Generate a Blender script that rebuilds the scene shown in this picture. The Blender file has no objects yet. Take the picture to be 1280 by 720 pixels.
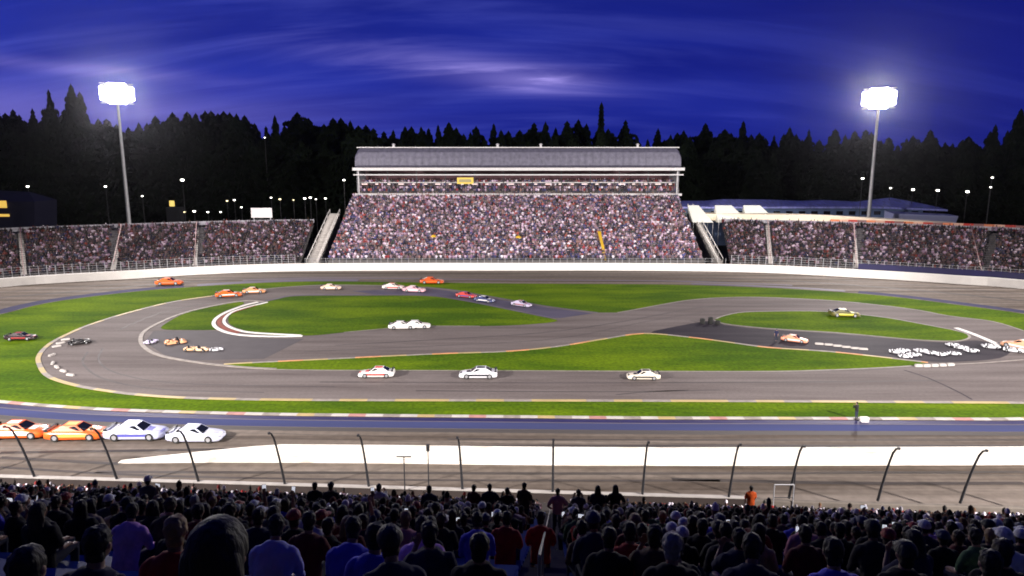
import bpy, bmesh, math, random
import numpy as np
from mathutils import Vector, Matrix, noise
from mathutils.geometry import tessellate_polygon
random.seed(7); rng = np.random.default_rng(7)
R = math.radians
S = bpy.context.scene
COL = S.collection

# ---------------------------------------------------------------- camera
FPX, PITCH, HC = 885.0, R(10.25), 25.0
cam_d = bpy.data.cameras.new('camera'); cam = bpy.data.objects.new('camera', cam_d); COL.objects.link(cam)
cam.location = (0, 0, HC); cam.rotation_euler = (R(90) - PITCH, 0, 0)
cam_d.sensor_width = 36; cam_d.lens = FPX / 1280 * 36; cam_d.clip_start = 0.1; cam_d.clip_end = 4000
cam_d.dof.use_dof = False
S.camera = cam

# ---------------------------------------------------------------- world: dusk sky with streaky cloud
W = bpy.data.worlds.new('World'); S.world = W; W.use_nodes = True
nt = W.node_tree; N = nt.nodes; L = nt.links; N.clear()
def nd(t, **k):
    n = N.new(t)
    for a, b in k.items(): setattr(n, a, b)
    return n
def wmath(op, a, b=None, c=None, clamp=False):
    n = nd('ShaderNodeMath', operation=op, use_clamp=clamp)
    for i, v in enumerate((a, b, c)):
        if v is None: continue
        if hasattr(v, 'links'): L.new(v, n.inputs[i])
        else: n.inputs[i].default_value = v
    return n.outputs[0]
sky = nd('ShaderNodeTexSky', sky_type='NISHITA', sun_disc=False)
sky.sun_elevation = R(-1.0); sky.sun_rotation = R(0); sky.altitude = 100; sky.ozone_density = 6
bw = nd('ShaderNodeRGBToBW'); L.new(sky.outputs[0], bw.inputs[0])
tc = nd('ShaderNodeTexCoord'); sx = nd('ShaderNodeSeparateXYZ'); L.new(tc.outputs['Generated'], sx.inputs[0])
zz = wmath('MAXIMUM', sx.outputs[2], 0.0); den = wmath('ADD', zz, 0.34)
cx = wmath('DIVIDE', sx.outputs[0], den); cy = wmath('DIVIDE', sx.outputs[1], den)
cmb = nd('ShaderNodeCombineXYZ'); L.new(cx, cmb.inputs[0]); L.new(cy, cmb.inputs[1])
def cloud(rot, scl, scale, lo, hi, detail=6, dist=.6):
    mp = nd('ShaderNodeMapping'); mp.inputs['Rotation'].default_value = (0, 0, rot); mp.inputs['Scale'].default_value = scl
    L.new(cmb.outputs[0], mp.inputs[0])
    nz = nd('ShaderNodeTexNoise'); nz.inputs['Scale'].default_value = scale; nz.inputs['Detail'].default_value = detail
    nz.inputs['Roughness'].default_value = .55; nz.inputs['Distortion'].default_value = dist
    L.new(mp.outputs[0], nz.inputs['Vector'])
    mr = nd('ShaderNodeMapRange'); mr.interpolation_type = 'SMOOTHSTEP'
    mr.inputs[1].default_value = lo; mr.inputs[2].default_value = hi
    L.new(nz.outputs[0], mr.inputs[0]); return mr.outputs[0]
c1 = cloud(R(-38), (.55, 2.6, 1), 1.5, .45, .72)
c2 = cloud(R(-52), (.7, 5.0, 1), 1.6, .44, .78, 5, .8)
c3 = cloud(R(3), (.4, 1.4, 1), 1.4, .35, .8, 3)
base = nd('ShaderNodeMixRGB'); base.inputs[1].default_value = (.0045, .0085, .175, 1); base.inputs[2].default_value = (.017, .032, .37, 1)
# brighter towards the left (where the sun went down) 
grad = nd('ShaderNodeMapRange'); grad.inputs[1].default_value = .5; grad.inputs[2].default_value = -.6
L.new(sx.outputs[0], grad.inputs[0])
f0 = wmath('MULTIPLY_ADD', c3, .45, wmath('MULTIPLY', grad.outputs[0], .55), clamp=True); L.new(f0, base.inputs[0])
mixa = nd('ShaderNodeMixRGB'); mixa.inputs[2].default_value = (.10, .12, .60, 1)
L.new(base.outputs[0], mixa.inputs[1])
fa = wmath('MULTIPLY', wmath('ADD', wmath('MULTIPLY', c1, .36), wmath('MULTIPLY', c2, .30)), wmath('MULTIPLY_ADD', grad.outputs[0], .8, .25), clamp=True)
L.new(fa, mixa.inputs[0])
# one bright patch of cloud low over the stand, and a long pale bar at the left
def patch(dx, dz, sxx, szz, rot=0.0):
    ax = wmath('SUBTRACT', sx.outputs[0], dx); az = wmath('SUBTRACT', sx.outputs[2], dz)
    az = wmath('ADD', az, wmath('MULTIPLY', ax, rot))
    q = wmath('ADD', wmath('POWER', wmath('ABSOLUTE', wmath('DIVIDE', ax, sxx)), 2.0), wmath('POWER', wmath('ABSOLUTE', wmath('DIVIDE', az, szz)), 2.0))
    return wmath('POWER', 2.718, wmath('MULTIPLY', q, -1.0))
p1 = wmath('MULTIPLY', patch(.03, .106, .075, .0125, .05), wmath('MULTIPLY_ADD', c2, .9, .35))
p1b = wmath('MULTIPLY', patch(-.06, .118, .16, .02, .12), wmath('MULTIPLY_ADD', c2, .5, .1))
p2 = wmath('MULTIPLY', patch(-.56, .108, .17, .008, .05), wmath('MULTIPLY_ADD', c2, .3, .16))
p3 = wmath('MULTIPLY', patch(-.60, .055, .30, .03), .30)
mixb = nd('ShaderNodeMixRGB'); mixb.inputs[2].default_value = (.36, .30, .80, 1); L.new(mixa.outputs[0], mixb.inputs[1])
L.new(wmath('ADD', wmath('ADD', p1, p1b), wmath('ADD', p2, p3), clamp=True), mixb.inputs[0])
# the Nishita sky's own brightness shapes the dusk light a little
mb_ = nd('ShaderNodeMixRGB', blend_type='ADD'); mb_.inputs[0].default_value = 1
tint = nd('ShaderNodeMixRGB', blend_type='MULTIPLY'); tint.inputs[0].default_value = 1; tint.inputs[2].default_value = (.10, .12, .9, 1)
L.new(bw.outputs[0], tint.inputs[1])
sc_ = nd('ShaderNodeMixRGB', blend_type='MULTIPLY'); sc_.inputs[0].default_value = 1; sc_.inputs[2].default_value = (.08, .08, .08, 1)
L.new(tint.outputs[0], sc_.inputs[1]); L.new(mixb.outputs[0], mb_.inputs[1]); L.new(sc_.outputs[0], mb_.inputs[2])
bg = nd('ShaderNodeBackground'); L.new(mb_.outputs[0], bg.inputs[0])
# the eastern half of the sky, away from the afterglow, is already near night
es = nd('ShaderNodeMapRange'); es.interpolation_type = 'SMOOTHSTEP'; es.inputs[1].default_value = -.35; es.inputs[2].default_value = .75; es.inputs[3].default_value = .12; es.inputs[4].default_value = 1.0
zn = nd('ShaderNodeMapRange'); zn.inputs[1].default_value = .10; zn.inputs[2].default_value = .42; zn.inputs[3].default_value = 1.08; zn.inputs[4].default_value = .55
L.new(sx.outputs[2], zn.inputs[0]); L.new(sx.outputs[1], es.inputs[0]); L.new(wmath('MULTIPLY', es.outputs[0], zn.outputs[0]), bg.inputs[1])
wo = nd('ShaderNodeOutputWorld'); L.new(bg.outputs[0], wo.inputs[0])

S.view_settings.view_transform = 'Standard'; S.view_settings.look = 'None'
S.view_settings.exposure = 0.0; S.view_settings.gamma = 1.0; S.view_settings.use_curve_mapping = False
S.cycles.use_denoising = True
S.cycles.filter_width = 1.8
S.cycles.max_bounces = 5; S.cycles.diffuse_bounces = 2; S.cycles.glossy_bounces = 2; S.cycles.transmission_bounces = 2
S.cycles.transparent_max_bounces = 6; S.cycles.sample_clamp_indirect = 4
S.cycles.caustics_reflective = False; S.cycles.caustics_refractive = False

LAMP_P = 640000.0      # a tower's flood power

# ---------------------------------------------------------------- pixel -> world
def P(px, py, z=0.0):
    x = (px - 640) / FPX; y = (360 - py) / FPX
    d = Vector((x, math.cos(PITCH) + y * math.sin(PITCH), -math.sin(PITCH) + y * math.cos(PITCH)))
    t = (z - HC) / d.z
    return Vector((0, 0, HC)) + d * t
def PY(px, py, Y):
    x = (px - 640) / FPX; y = (360 - py) / FPX
    d = Vector((x, math.cos(PITCH) + y * math.sin(PITCH), -math.sin(PITCH) + y * math.cos(PITCH)))
    return Vector((0, 0, HC)) + d * (Y / d.y)
def spline(pts, n=6, closed=False):
    pts = [Vector(p) for p in pts]; out = []; m = len(pts)
    for i in range(m if closed else m - 1):
        g = lambda k: pts[k % m] if closed else pts[max(0, min(m - 1, k))]
        a, b, c, d = g(i - 1), g(i), g(i + 1), g(i + 2)
        for k in range(n):
            t = k / n
            out.append(.5 * ((2 * b) + (c - a) * t + (2 * a - 5 * b + 4 * c - d) * t * t + (3 * b - a - 3 * c + d) * t ** 3))
    if not closed: out.append(pts[-1])
    return out
def px_line(pp, z=0.0, n=6, closed=False):
    return spline([P(a, b, z) for a, b in pp], n, closed)

# ---------------------------------------------------------------- materials
MC = {}
def mat(name, col, rough=.7, var=0.0, scale=3.0, bump=0.0, metal=0.0, mode=None, emit=0.0, stretch=(1, 1, 1), spec=.5, coat=0.0):
    if name in MC: return MC[name]
    m = bpy.data.materials.new(name); m.use_nodes = True; t = m.node_tree; b = t.nodes['Principled BSDF']
    b.inputs['Roughness'].default_value = rough; b.inputs['Metallic'].default_value = metal
    b.inputs['Specular IOR Level'].default_value = spec; b.inputs['Coat Weight'].default_value = coat
    c4 = (*col, 1); src = None
    if mode == 'obj':
        o = t.nodes.new('ShaderNodeObjectInfo'); src = o.outputs['Color']
    elif mode == 'attr':
        o = t.nodes.new('ShaderNodeAttribute'); o.attribute_name = 'Col'; src = o.outputs['Color']
    if var or bump:
        co = t.nodes.new('ShaderNodeTexCoord'); mp = t.nodes.new('ShaderNodeMapping'); mp.inputs['Scale'].default_value = stretch
        nz = t.nodes.new('ShaderNodeTexNoise'); nz.inputs['Scale'].default_value = scale; nz.inputs['Detail'].default_value = 6
        t.links.new(co.outputs['Object'], mp.inputs[0]); t.links.new(mp.outputs[0], nz.inputs['Vector'])
        if var:
            mr = t.nodes.new('ShaderNodeMapRange'); mr.inputs[1].default_value = .3; mr.inputs[2].default_value = .7
            mr.inputs[3].default_value = 1 - var; mr.inputs[4].default_value = 1 + var
            t.links.new(nz.outputs[0], mr.inputs[0])
            mx = t.nodes.new('ShaderNodeMixRGB'); mx.blend_type = 'MULTIPLY'; mx.inputs[0].default_value = 1
            if src: t.links.new(src, mx.inputs[1])
            else: mx.inputs[1].default_value = c4
            t.links.new(mr.outputs[0], mx.inputs[2]); src = mx.outputs[0]
        if bump:
            bp = t.nodes.new('ShaderNodeBump'); bp.inputs['Strength'].default_value = bump; bp.inputs['Distance'].default_value = .05
            t.links.new(nz.outputs[0], bp.inputs['Height']); t.links.new(bp.outputs[0], b.inputs['Normal'])
    if src: t.links.new(src, b.inputs['Base Color'])
    else: b.inputs['Base Color'].default_value = c4
    if emit:
        b.inputs['Emission Color'].default_value = c4; b.inputs['Emission Strength'].default_value = emit
    MC[name] = m; return m

def layered(name, c_a, c_b, scale, stretch, rough, c_c=None, scale2=40, bump=.1, lo=.35, hi=.65, amt2=.35):
    """two noise scales between two base colours plus fine grain"""
    m = bpy.data.materials.new(name); m.use_nodes = True; t = m.node_tree; b = t.nodes['Principled BSDF']
    b.inputs['Roughness'].default_value = rough; b.inputs['Specular IOR Level'].default_value = .08
    co = t.nodes.new('ShaderNodeTexCoord'); mp = t.nodes.new('ShaderNodeMapping'); mp.inputs['Scale'].default_value = stretch
    t.links.new(co.outputs['Object'], mp.inputs[0])
    nz = t.nodes.new('ShaderNodeTexNoise'); nz.inputs['Scale'].default_value = scale; nz.inputs['Detail'].default_value = 7; nz.inputs['Roughness'].default_value = .6
    t.links.new(mp.outputs[0], nz.inputs['Vector'])
    mr = t.nodes.new('ShaderNodeMapRange'); mr.inputs[1].default_value = lo; mr.inputs[2].default_value = hi; t.links.new(nz.outputs[0], mr.inputs[0])
    mx = t.nodes.new('ShaderNodeMixRGB'); mx.inputs[1].default_value = (*c_a, 1); mx.inputs[2].default_value = (*c_b, 1)
    t.links.new(mr.outputs[0], mx.inputs[0])
    n2 = t.nodes.new('ShaderNodeTexNoise'); n2.inputs['Scale'].default_value = scale2; n2.inputs['Detail'].default_value = 3
    t.links.new(co.outputs['Object'], n2.inputs['Vector'])
    m2 = t.nodes.new('ShaderNodeMapRange'); m2.inputs[1].default_value = .3; m2.inputs[2].default_value = .7
    m2.inputs[3].default_value = 1 - amt2; m2.inputs[4].default_value = 1 + amt2; t.links.new(n2.outputs[0], m2.inputs[0])
    mm = t.nodes.new('ShaderNodeMixRGB'); mm.blend_type = 'MULTIPLY'; mm.inputs[0].default_value = 1
    t.links.new(mx.outputs[0], mm.inputs[1]); t.links.new(m2.outputs[0], mm.inputs[2]); t.links.new(mm.outputs[0], b.inputs['Base Color'])
    bp = t.nodes.new('ShaderNodeBump'); bp.inputs['Strength'].default_value = bump; bp.inputs['Distance'].default_value = .03
    t.links.new(n2.outputs[0], bp.inputs['Height']); t.links.new(bp.outputs[0], b.inputs['Normal'])
    MC[name] = m; return m

M_GROUND = layered('dark_ground', (.02, .022, .018), (.035, .032, .025), .05, (1, 1, 1), .95)
M_TRACK = layered('track_asphalt', (.075, .058, .047), (.185, .155, .135), .9, (.014, .55, 1), .75, scale2=1.2, amt2=.14, lo=.38, hi=.60)
M_ROAD = layered('infield_asphalt', (.108, .089, .087), (.175, .150, .146), .8, (.04, .5, 1), .75, scale2=3.0, amt2=.08)
M_DARKROAD = layered('dark_asphalt', (.022, .019, .027), (.044, .037, .046), .6, (.1, .6, 1), .7, scale2=3.0, amt2=.10)
M_GRASS = layered('mown_grass', (.040, .088, .0004), (.098, .158, .0008), .16, (.3, 1, 1), .95, scale2=2.5, amt2=.30, bump=.5, lo=.40, hi=.62)
M_WHITE = mat('white_paint', (.80, .77, .74), .6, .06, .6)
M_CREAM = mat('cream_paint', (.42, .32, .15), .6, .12, .5)
M_LINE = mat('worn_white_line', (.27, .235, .21), .7, .22, 1.2)
M_BLUE = mat('blue_apron_paint', (.008, .007, .055), .9, .2, .5, stretch=(.1, 1, 1))
M_NAVY = mat('navy_paint', (.012, .01, .07), .6, .15, .6)
M_LAV = mat('worn_lavender_apron', (.10, .088, .13), .7, .2, .4, stretch=(.1, 1, 1))
M_RED = mat('red_paint', (.45, .03, .02), .6, .2, 1)
M_CONC = mat('stand_concrete', (.11, .10, .10), .9, .2, .7, bump=.1)
M_CONCL = mat('pale_concrete', (.45, .42, .40), .85, .15, .8, bump=.1)
M_STEEL = mat('galvanised_steel', (.42, .42, .45), .45, .1, 2, metal=.4)
M_STEELD = mat('dark_steel', (.03, .03, .035), .5, .1, 2, metal=.3)
M_BLACK = mat('black_rubber', (.015, .015, .015), .85)
M_GLASS = mat('dark_glass', (.01, .012, .018), .1, spec=.6)
M_SEAT = mat('blue_seat', (.03, .09, .32), .5, .1, 3)

# ---------------------------------------------------------------- mesh helpers
def tag(o, label=None, cat=None, group=None, kind=None):
    if label: o['label'] = label
    if cat: o['category'] = cat
    if group: o['group'] = group
    if kind: o['kind'] = kind
    return o
def empty(name, loc=(0, 0, 0), rz=0.0):
    o = bpy.data.objects.new(name, None); COL.objects.link(o); o.location = loc; o.rotation_euler = (0, 0, rz); o.empty_display_size = .5
    return o
def link_mesh(name, me, parent=None, loc=None):
    o = bpy.data.objects.new(name, me); COL.objects.link(o)
    if parent is not None: o.parent = parent
    if loc is not None: o.location = loc
    return o
class MB:
    def __init__(s): s.v = []; s.f = []; s.m = []; s.sm = []
    def add(s, vs, fs, mi=0, smooth=False):
        o = len(s.v); s.v += [tuple(v) for v in vs]; s.f += [tuple(i + o for i in f) for f in fs]
        s.m += [mi] * len(fs); s.sm += [smooth] * len(fs); return s
    def box(s, c, d, rz=0, mi=0, M=None):
        x, y, z = d[0] / 2, d[1] / 2, d[2] / 2
        vs = [Vector((i * x, j * y, k * z)) for i in (-1, 1) for j in (-1, 1) for k in (-1, 1)]
        rot = Matrix.Rotation(rz, 3, 'Z') if M is None else M
        vs = [rot @ v + Vector(c) for v in vs]
        return s.add(vs, [(0, 1, 3, 2), (4, 6, 7, 5), (0, 4, 5, 1), (2, 3, 7, 6), (0, 2, 6, 4), (1, 5, 7, 3)], mi)
    def cyl(s, p0, p1, r0, r1=None, n=8, mi=0, caps=True, smooth=True):
        p0, p1 = Vector(p0), Vector(p1); r1 = r0 if r1 is None else r1
        d = (p1 - p0).normalized(); a = d.orthogonal().normalized(); b = d.cross(a)
        vs = []
        for p, r in ((p0, r0), (p1, r1)):
            for i in range(n):
                t = 2 * math.pi * i / n; vs.append(p + (a * math.cos(t) + b * math.sin(t)) * r)
        fs = [(i, (i + 1) % n, n + (i + 1) % n, n + i) for i in range(n)]
        s.add(vs, fs, mi, smooth)
        if caps: s.add(vs, [tuple(range(n))[::-1], tuple(range(n, 2 * n))], mi)
        return s
    def tube(s, pts, r, n=6, mi=0):
        for a, b in zip(pts[:-1], pts[1:]): s.cyl(a, b, r, r, n, mi)
        return s
    def loft(s, rings, mi=0, cap=True, smooth=True):
        n = len(rings[0]); vs = [v for r in rings for v in r]
        fs = [(k * n + i, k * n + (i + 1) % n, (k + 1) * n + (i + 1) % n, (k + 1) * n + i) for k in range(len(rings) - 1) for i in range(n)]
        s.add(vs, fs, mi, smooth)
        if cap: s.add(vs, [tuple(range(n))[::-1], tuple(range((len(rings) - 1) * n, len(rings) * n))], mi)
        return s
    def ball(s, c, r, nu=10, nv=7, mi=0, smooth=True):
        r = (r, r, r) if not hasattr(r, '__len__') else r
        rings = []
        for j in range(1, nv):
            t = math.pi * j / nv
            rings.append([(c[0] + r[0] * math.sin(t) * math.cos(2 * math.pi * i / nu), c[1] + r[1] * math.sin(t) * math.sin(2 * math.pi * i / nu), c[2] - r[2] * math.cos(t)) for i in range(nu)])
        vs = [v for q in rings for v in q] + [(c[0], c[1], c[2] - r[2]), (c[0], c[1], c[2] + r[2])]
        fs = [(k * nu + i, k * nu + (i + 1) % nu, (k + 1) * nu + (i + 1) % nu, (k + 1) * nu + i) for k in range(nv - 2) for i in range(nu)]
        B = (nv - 1) * nu
        fs += [(B, (i + 1) % nu, i) for i in range(nu)] + [(B + 1, (nv - 2) * nu + i, (nv - 2) * nu + (i + 1) % nu) for i in range(nu)]
        return s.add(vs, fs, mi, smooth)
    def mesh(s, name, mats):
        me = bpy.data.meshes.new(name); me.from_pydata(s.v, [], s.f)
        for m in (mats if isinstance(mats, (list, tuple)) else [mats]): me.materials.append(m)
        me.polygons.foreach_set('material_index', s.m); me.polygons.foreach_set('use_smooth', s.sm); me.update(); return me
    def build(s, name, mats, parent=None, loc=None): return link_mesh(name, s.mesh(name, mats), parent, loc)
def copy_tree(o, parent=None):
    c = o.copy(); COL.objects.link(c)
    if parent is not None: c.parent = parent
    for ch in KIDS.get(o.name, []): copy_tree(ch, c)
    return c
KIDS = {}
def kid_index(root):
    for ch in root.children: KIDS.setdefault(root.name, []).append(ch); kid_index(ch)

def sheet(name, pts, z, m, kind='structure'):
    """flat polygon sheet from world points (with thin raised skirt so it is not paper thin from the side)"""
    pts = [Vector((p[0], p[1], z)) for p in pts]
    tris = tessellate_polygon([pts])
    me = bpy.data.meshes.new(name); me.from_pydata([tuple(p) for p in pts], [], [tuple(t) for t in tris]); me.materials.append(m)
    bm = bmesh.new(); bm.from_mesh(me); bmesh.ops.recalc_face_normals(bm, faces=bm.faces)
    if sum(f.normal.z for f in bm.faces) < 0: bmesh.ops.reverse_faces(bm, faces=bm.faces)
    bm.to_mesh(me); bm.free()
    o = link_mesh(name, me)
    if kind: o['kind'] = kind
    return o
def offsets(line, d):
    out = []
    for i, p in enumerate(line):
        a = line[max(0, i - 1)]; b = line[min(len(line) - 1, i + 1)]
        t = (b - a); t.z = 0; t.normalize(); out.append(Vector((p.x + t.y * d, p.y - t.x * d, p.z)))   # +d = right-hand side of the direction
    return out
def resample_(line, step):
    out = [line[0].copy()]; need = step
    for a, b in zip(line[:-1], line[1:]):
        l = (b - a).length; pos = 0
        while l - pos >= need:
            pos += need; out.append(a.lerp(b, pos / l)); need = step
        need -= l - pos
    return out
def ribbon_bm(mb, line, w, z, h=0.0, mi=0):
    a = offsets(line, w / 2); b = offsets(line, -w / 2); n = len(line)
    if h == 0:
        mb.add([(p.x, p.y, z) for p in a] + [(p.x, p.y, z) for p in b], [(i, i + 1, n + i + 1, n + i) for i in range(n - 1)], mi)
    else:
        rings = [[(a[i].x, a[i].y, z), (a[i].x, a[i].y, z + h), (b[i].x, b[i].y, z + h), (b[i].x, b[i].y, z)] for i in range(n)]
        mb.loft(rings, mi, True, False)
    return mb
def ribbon(name, line, w, z, m, h=0.0, kind='structure'):
    mb = ribbon_bm(MB(), line, w, z, h); o = mb.build(name, m)
    if kind: o['kind'] = kind
    return o
def dashed(name, line, w, z, mats, seg=1.2, h=.06):
    """kerb blocks alternating between materials along a line"""
    mb = MB(); acc = 0.0; k = 0; cur = [line[0]]
    for a, b in zip(line[:-1], line[1:]):
        n = max(1, int((b - a).length / .4))
        for j in range(1, n + 1):
            p = a.lerp(b, j / n); acc += (p - cur[-1]).length; cur.append(p)
            if acc > seg:
                ribbon_bm(mb, cur, w, z, h, k % len(mats)); cur = [p]; acc = 0; k += 1
    if len(cur) > 1: ribbon_bm(mb, cur, w, z, h, k % len(mats))
    o = mb.build(name, mats); o['kind'] = 'structure'; return o

# ---------------------------------------------------------------- ground, hill, oval
g = MB().add([(-1500, -400, -.06), (1500, -400, -.06), (1500, 2200, -.06), (-1500, 2200, -.06)], [(0, 1, 2, 3)]).build('ground', M_GROUND); g['kind'] = 'structure'
hm = MB(); nx, ny = 60, 14
hv = []
for j in range(ny + 1):
    for i in range(nx + 1):
        x = -700 + 1400 * i / nx; y = 235 + j * 40
        h = 9 * (1 - math.exp(-j / 2.0)) + 2.5 * noise.noise(Vector((x * .01, y * .01, 0))) * min(1, j / 2)
        hv.append((x, y, h - .1))
hm.add(hv, [(j * (nx + 1) + i, j * (nx + 1) + i + 1, (j + 1) * (nx + 1) + i + 1, (j + 1) * (nx + 1) + i) for j in range(ny) for i in range(nx)], 0, True)
hill = hm.build('hill', M_GROUND); hill['kind'] = 'structure'
def hill_z(x, y):
    j = max(0, (y - 235) / 40); return 9 * (1 - math.exp(-j / 2.0)) - .6 + 2.5 * noise.noise(Vector((x * .01, y * .01, 0))) * min(1, j / 2)

PHI = R(3.6)
UD = Vector((math.cos(PHI), -math.sin(PHI), 0)); VD = Vector((math.sin(PHI), math.cos(PHI), 0))
def UV(u, v, z=0.0): return UD * u + VD * v + Vector((0, 0, z))
VF = 49.0                                                     # front fence line

far_px = [(0, 359), (80, 353), (160, 348.5), (240, 343.5), (320, 340), (400, 338.5), (520, 338), (640, 338), (760, 338), (880, 339), (960, 341), (1040, 345), (1120, 349.5), (1200, 355), (1280, 361)]
far_w = [P(*p) for p in far_px]
L0 = far_w[0]; R0 = far_w[-1]
wall_ctrl = [Vector((-96, 50, 0)), Vector((-124, 64, 0)), Vector((-138, 88, 0)), Vector((-128, 116, 0))] + far_w + [Vector((128, 112, 0)), Vector((136, 86, 0)), Vector((124, 58, 0)), Vector((96, 42, 0))]
wall_line = spline(wall_ctrl, 5)
outer = list(wall_line) + [UV(70, 45.5), UV(-70, 45.5)]
o = sheet('oval_track', outer, 0.0, M_TRACK)

grass_px = [(0, 393), (40, 383), (80, 375.5), (160, 365.5), (230, 359.5), (320, 354), (400, 352), (520, 353), (640, 354.5), (800, 355.5), (880, 357), (960, 360), (1040, 364.5), (1120, 371.5), (1200, 381.5), (1280, 392.5)]
near_px = [(1280, 522), (1120, 522), (960, 521.5), (800, 521), (640, 519.5), (480, 518), (320, 516), (160, 511.5), (80, 507), (0, 500.5)]
gf = [P(*p) for p in grass_px]; gn = [P(*p) for p in near_px]
ring = gf + [P(1380, 410), P(1440, 432), P(1450, 458), P(1400, 495), P(1340, 515)] + gn + [P(-90, 491), P(-160, 470), P(-190, 440), P(-150, 415), P(-70, 402)]
grass_ring = spline(ring, 5, True)
sheet('infield_grass', grass_ring, 0.02, M_GRASS)
# painted apron just outside the grass
nf = 5 * (len(gf) - 1)
farline = grass_ring[:nf + 1]
o_ = offsets(farline, -1.0)
def cut(line, px0, px1):
    out = []
    for p in line:
        q = (p.x / max(1, p.y * math.cos(PITCH) + (HC - 0) * math.sin(PITCH))) * FPX + 640
        if px0 <= q <= px1: out.append(p)
    return out
ext_l = grass_ring[-12:] + farline
ext_l = [p for p in ext_l]
whole = grass_ring[-18:] + grass_ring[:nf + 22]
wo_far = offsets(whole, -1.9)
ribbon('apron_band', cut(wo_far, -400, 240), 3.0, .008, M_BLUE)
ribbon('apron_band', cut(wo_far, 238, 470), 2.4, .008, M_LAV)
ribbon('apron_band', cut(wo_far, 860, 1070), 1.6, .008, M_LAV)
ribbon('apron_band', cut(wo_far, 1068, 1500), 2.6, .008, M_BLUE)
ribbon('apron_line', cut(offsets(whole, -4.6), 300, 1000), .9, .009, M_LAV)
ns = nf + 5 * 6
nearline = grass_ring[ns - 8: ns + 5 * (len(gn) - 1) + 10]
dashed('painted_kerb', offsets(nearline, -.40), .58, .03, [M_CONCL, M_LINE, M_CONCL, mat('faded_pink_kerb', (.4, .2, .18), .7, .2, 1), M_CONCL, M_LINE, M_CREAM], 1.5, .06)
ribbon('apron_band', offsets(nearline, -1.25), .85, .008, M_NAVY)
ribbon('apron_line', offsets(nearline, -1.80), .18, .010, M_LAV)
ribbon('apron_band', offsets(nearline, -2.75), 1.65, .009, mat('blue_lane_paint', (.018, .026, .11), .9, .25, .4, stretch=(.06, 1, 1)))
ribbon('track_band', offsets(nearline, -4.1), .9, .006, mat('rubbered_asphalt', (.055, .047, .045), .7, .15, .4, stretch=(.05, 1, 1)))

# ---------------------------------------------------------------- infield road course
L_OUT = [(480, 357), (402, 356.5), (330, 361.5), (265, 370), (215, 377.5), (160, 391), (115, 405), (85, 417.5), (62, 430), (49, 444), (49, 455), (60, 470), (92, 481), (140, 489.5), (200, 495.5), (275, 498.5), (400, 500), (640, 500.5), (960, 501.5), (1280, 503.5)]
R_UP = [(1280, 414), (1240, 402), (1185, 395), (1135, 386), (1047, 376.5), (960, 372), (910, 372), (865, 375), (830, 380.5), (790, 388), (772, 391)]
T_UP = [(747, 391), (690, 384), (640, 375.5), (600, 368.5), (566, 362.5), (532, 359)]
RIGHT = [(1340, 502), (1400, 492), (1420, 468), (1390, 445), (1335, 428)]
seg1 = spline([P(*p) for p in L_OUT], 5); seg2 = spline([P(1280, 503.5)] + [P(*p) for p in RIGHT] + [P(*p) for p in R_UP], 5)[1:]
seg3 = spline([P(*p) for p in T_UP], 4)
sheet('infield_road', seg1 + seg2 + seg3, .045, M_ROAD)
C_UP = [(280, 456), (320, 453.8), (400, 450), (480, 446), (560, 442.5), (640, 439.5), (702, 433), (752, 424.8), (805, 417.5), (865, 422.5), (915, 429), (960, 435), (1035, 440), (1110, 448), (1160, 454)]
C_DN = [(1140, 458), (1100, 460.5), (1040, 463), (960, 465), (800, 464.8), (640, 464.2), (480, 463.8), (400, 463.5), (330, 462.5)]
cu = px_line(C_UP, 0, 4); cd = px_line(C_DN, 0, 4)
sheet('grass_island', cu + cd, .07, M_GRASS)
D_LN = [(895, 399), (922, 391.5), (960, 389.7), (1030, 389.8), (1100, 396.5), (1150, 405), (1200, 415), (1212, 421), (1205, 425.5), (1185, 427), (1135, 424.5), (1047, 416.5), (960, 411), (905, 405)]
sheet('grass_island', px_line(D_LN, 0, 4, True), .07, M_GRASS)
B_LN = [(300, 386), (345, 375), (372, 370.5), (445, 370), (532, 370.5), (575, 376), (620, 384.5), (670, 395), (697, 401.5), (660, 406), (600, 408.2), (520, 408.2), (485, 411), (430, 416), (385, 420), (330, 418.5), (300, 412), (286, 404), (288, 394)]
sheet('grass_island', px_line(B_LN, 0, 4, True), .07, M_GRASS)
A_LN = [(202, 411.5), (212, 402), (232, 392), (262, 384.5), (298, 378), (304, 380.5), (280, 390), (268, 399), (267, 408), (270, 412.5), (235, 413)]
sheet('grass_island', px_line(A_LN, 0, 4, True), .07, M_GRASS)
# darker, newer asphalt of the two crossing lanes
sheet('dark_lane', [P(*p) for p in [(181, 428), (192, 414), (270, 414), (300, 421), (330, 423.5), (380, 424), (330, 449), (240, 451), (205, 444)]], .055, mat('mid_dark_asphalt', (.062, .053, .060), .8, .12, .5))
sheet('dark_lane', px_line([(812, 417), (850, 407.5), (895, 400.5), (905, 406.5), (960, 412.2), (1047, 417.8), (1135, 425.5), (1185, 428.5), (1222, 426), (1262, 436), (1250, 448), (1200, 452.5), (1163, 452.5), (1110, 446.5), (1035, 438.7), (960, 433.5), (865, 421.5)], 0, 3, True), .055, M_DARKROAD)
sheet('dark_lane', [P(*p) for p in [(534, 360.5), (566, 364.5), (600, 370.5), (640, 377.5), (690, 385.5), (742, 392), (700, 398), (690, 397.5), (640, 386.5), (575, 374.5), (534, 369.3), (470, 368.5), (440, 364)]], .055, mat('blue_grey_lane', (.06, .052, .09), .7, .2, .4, stretch=(.2, 1, 1)))
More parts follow.
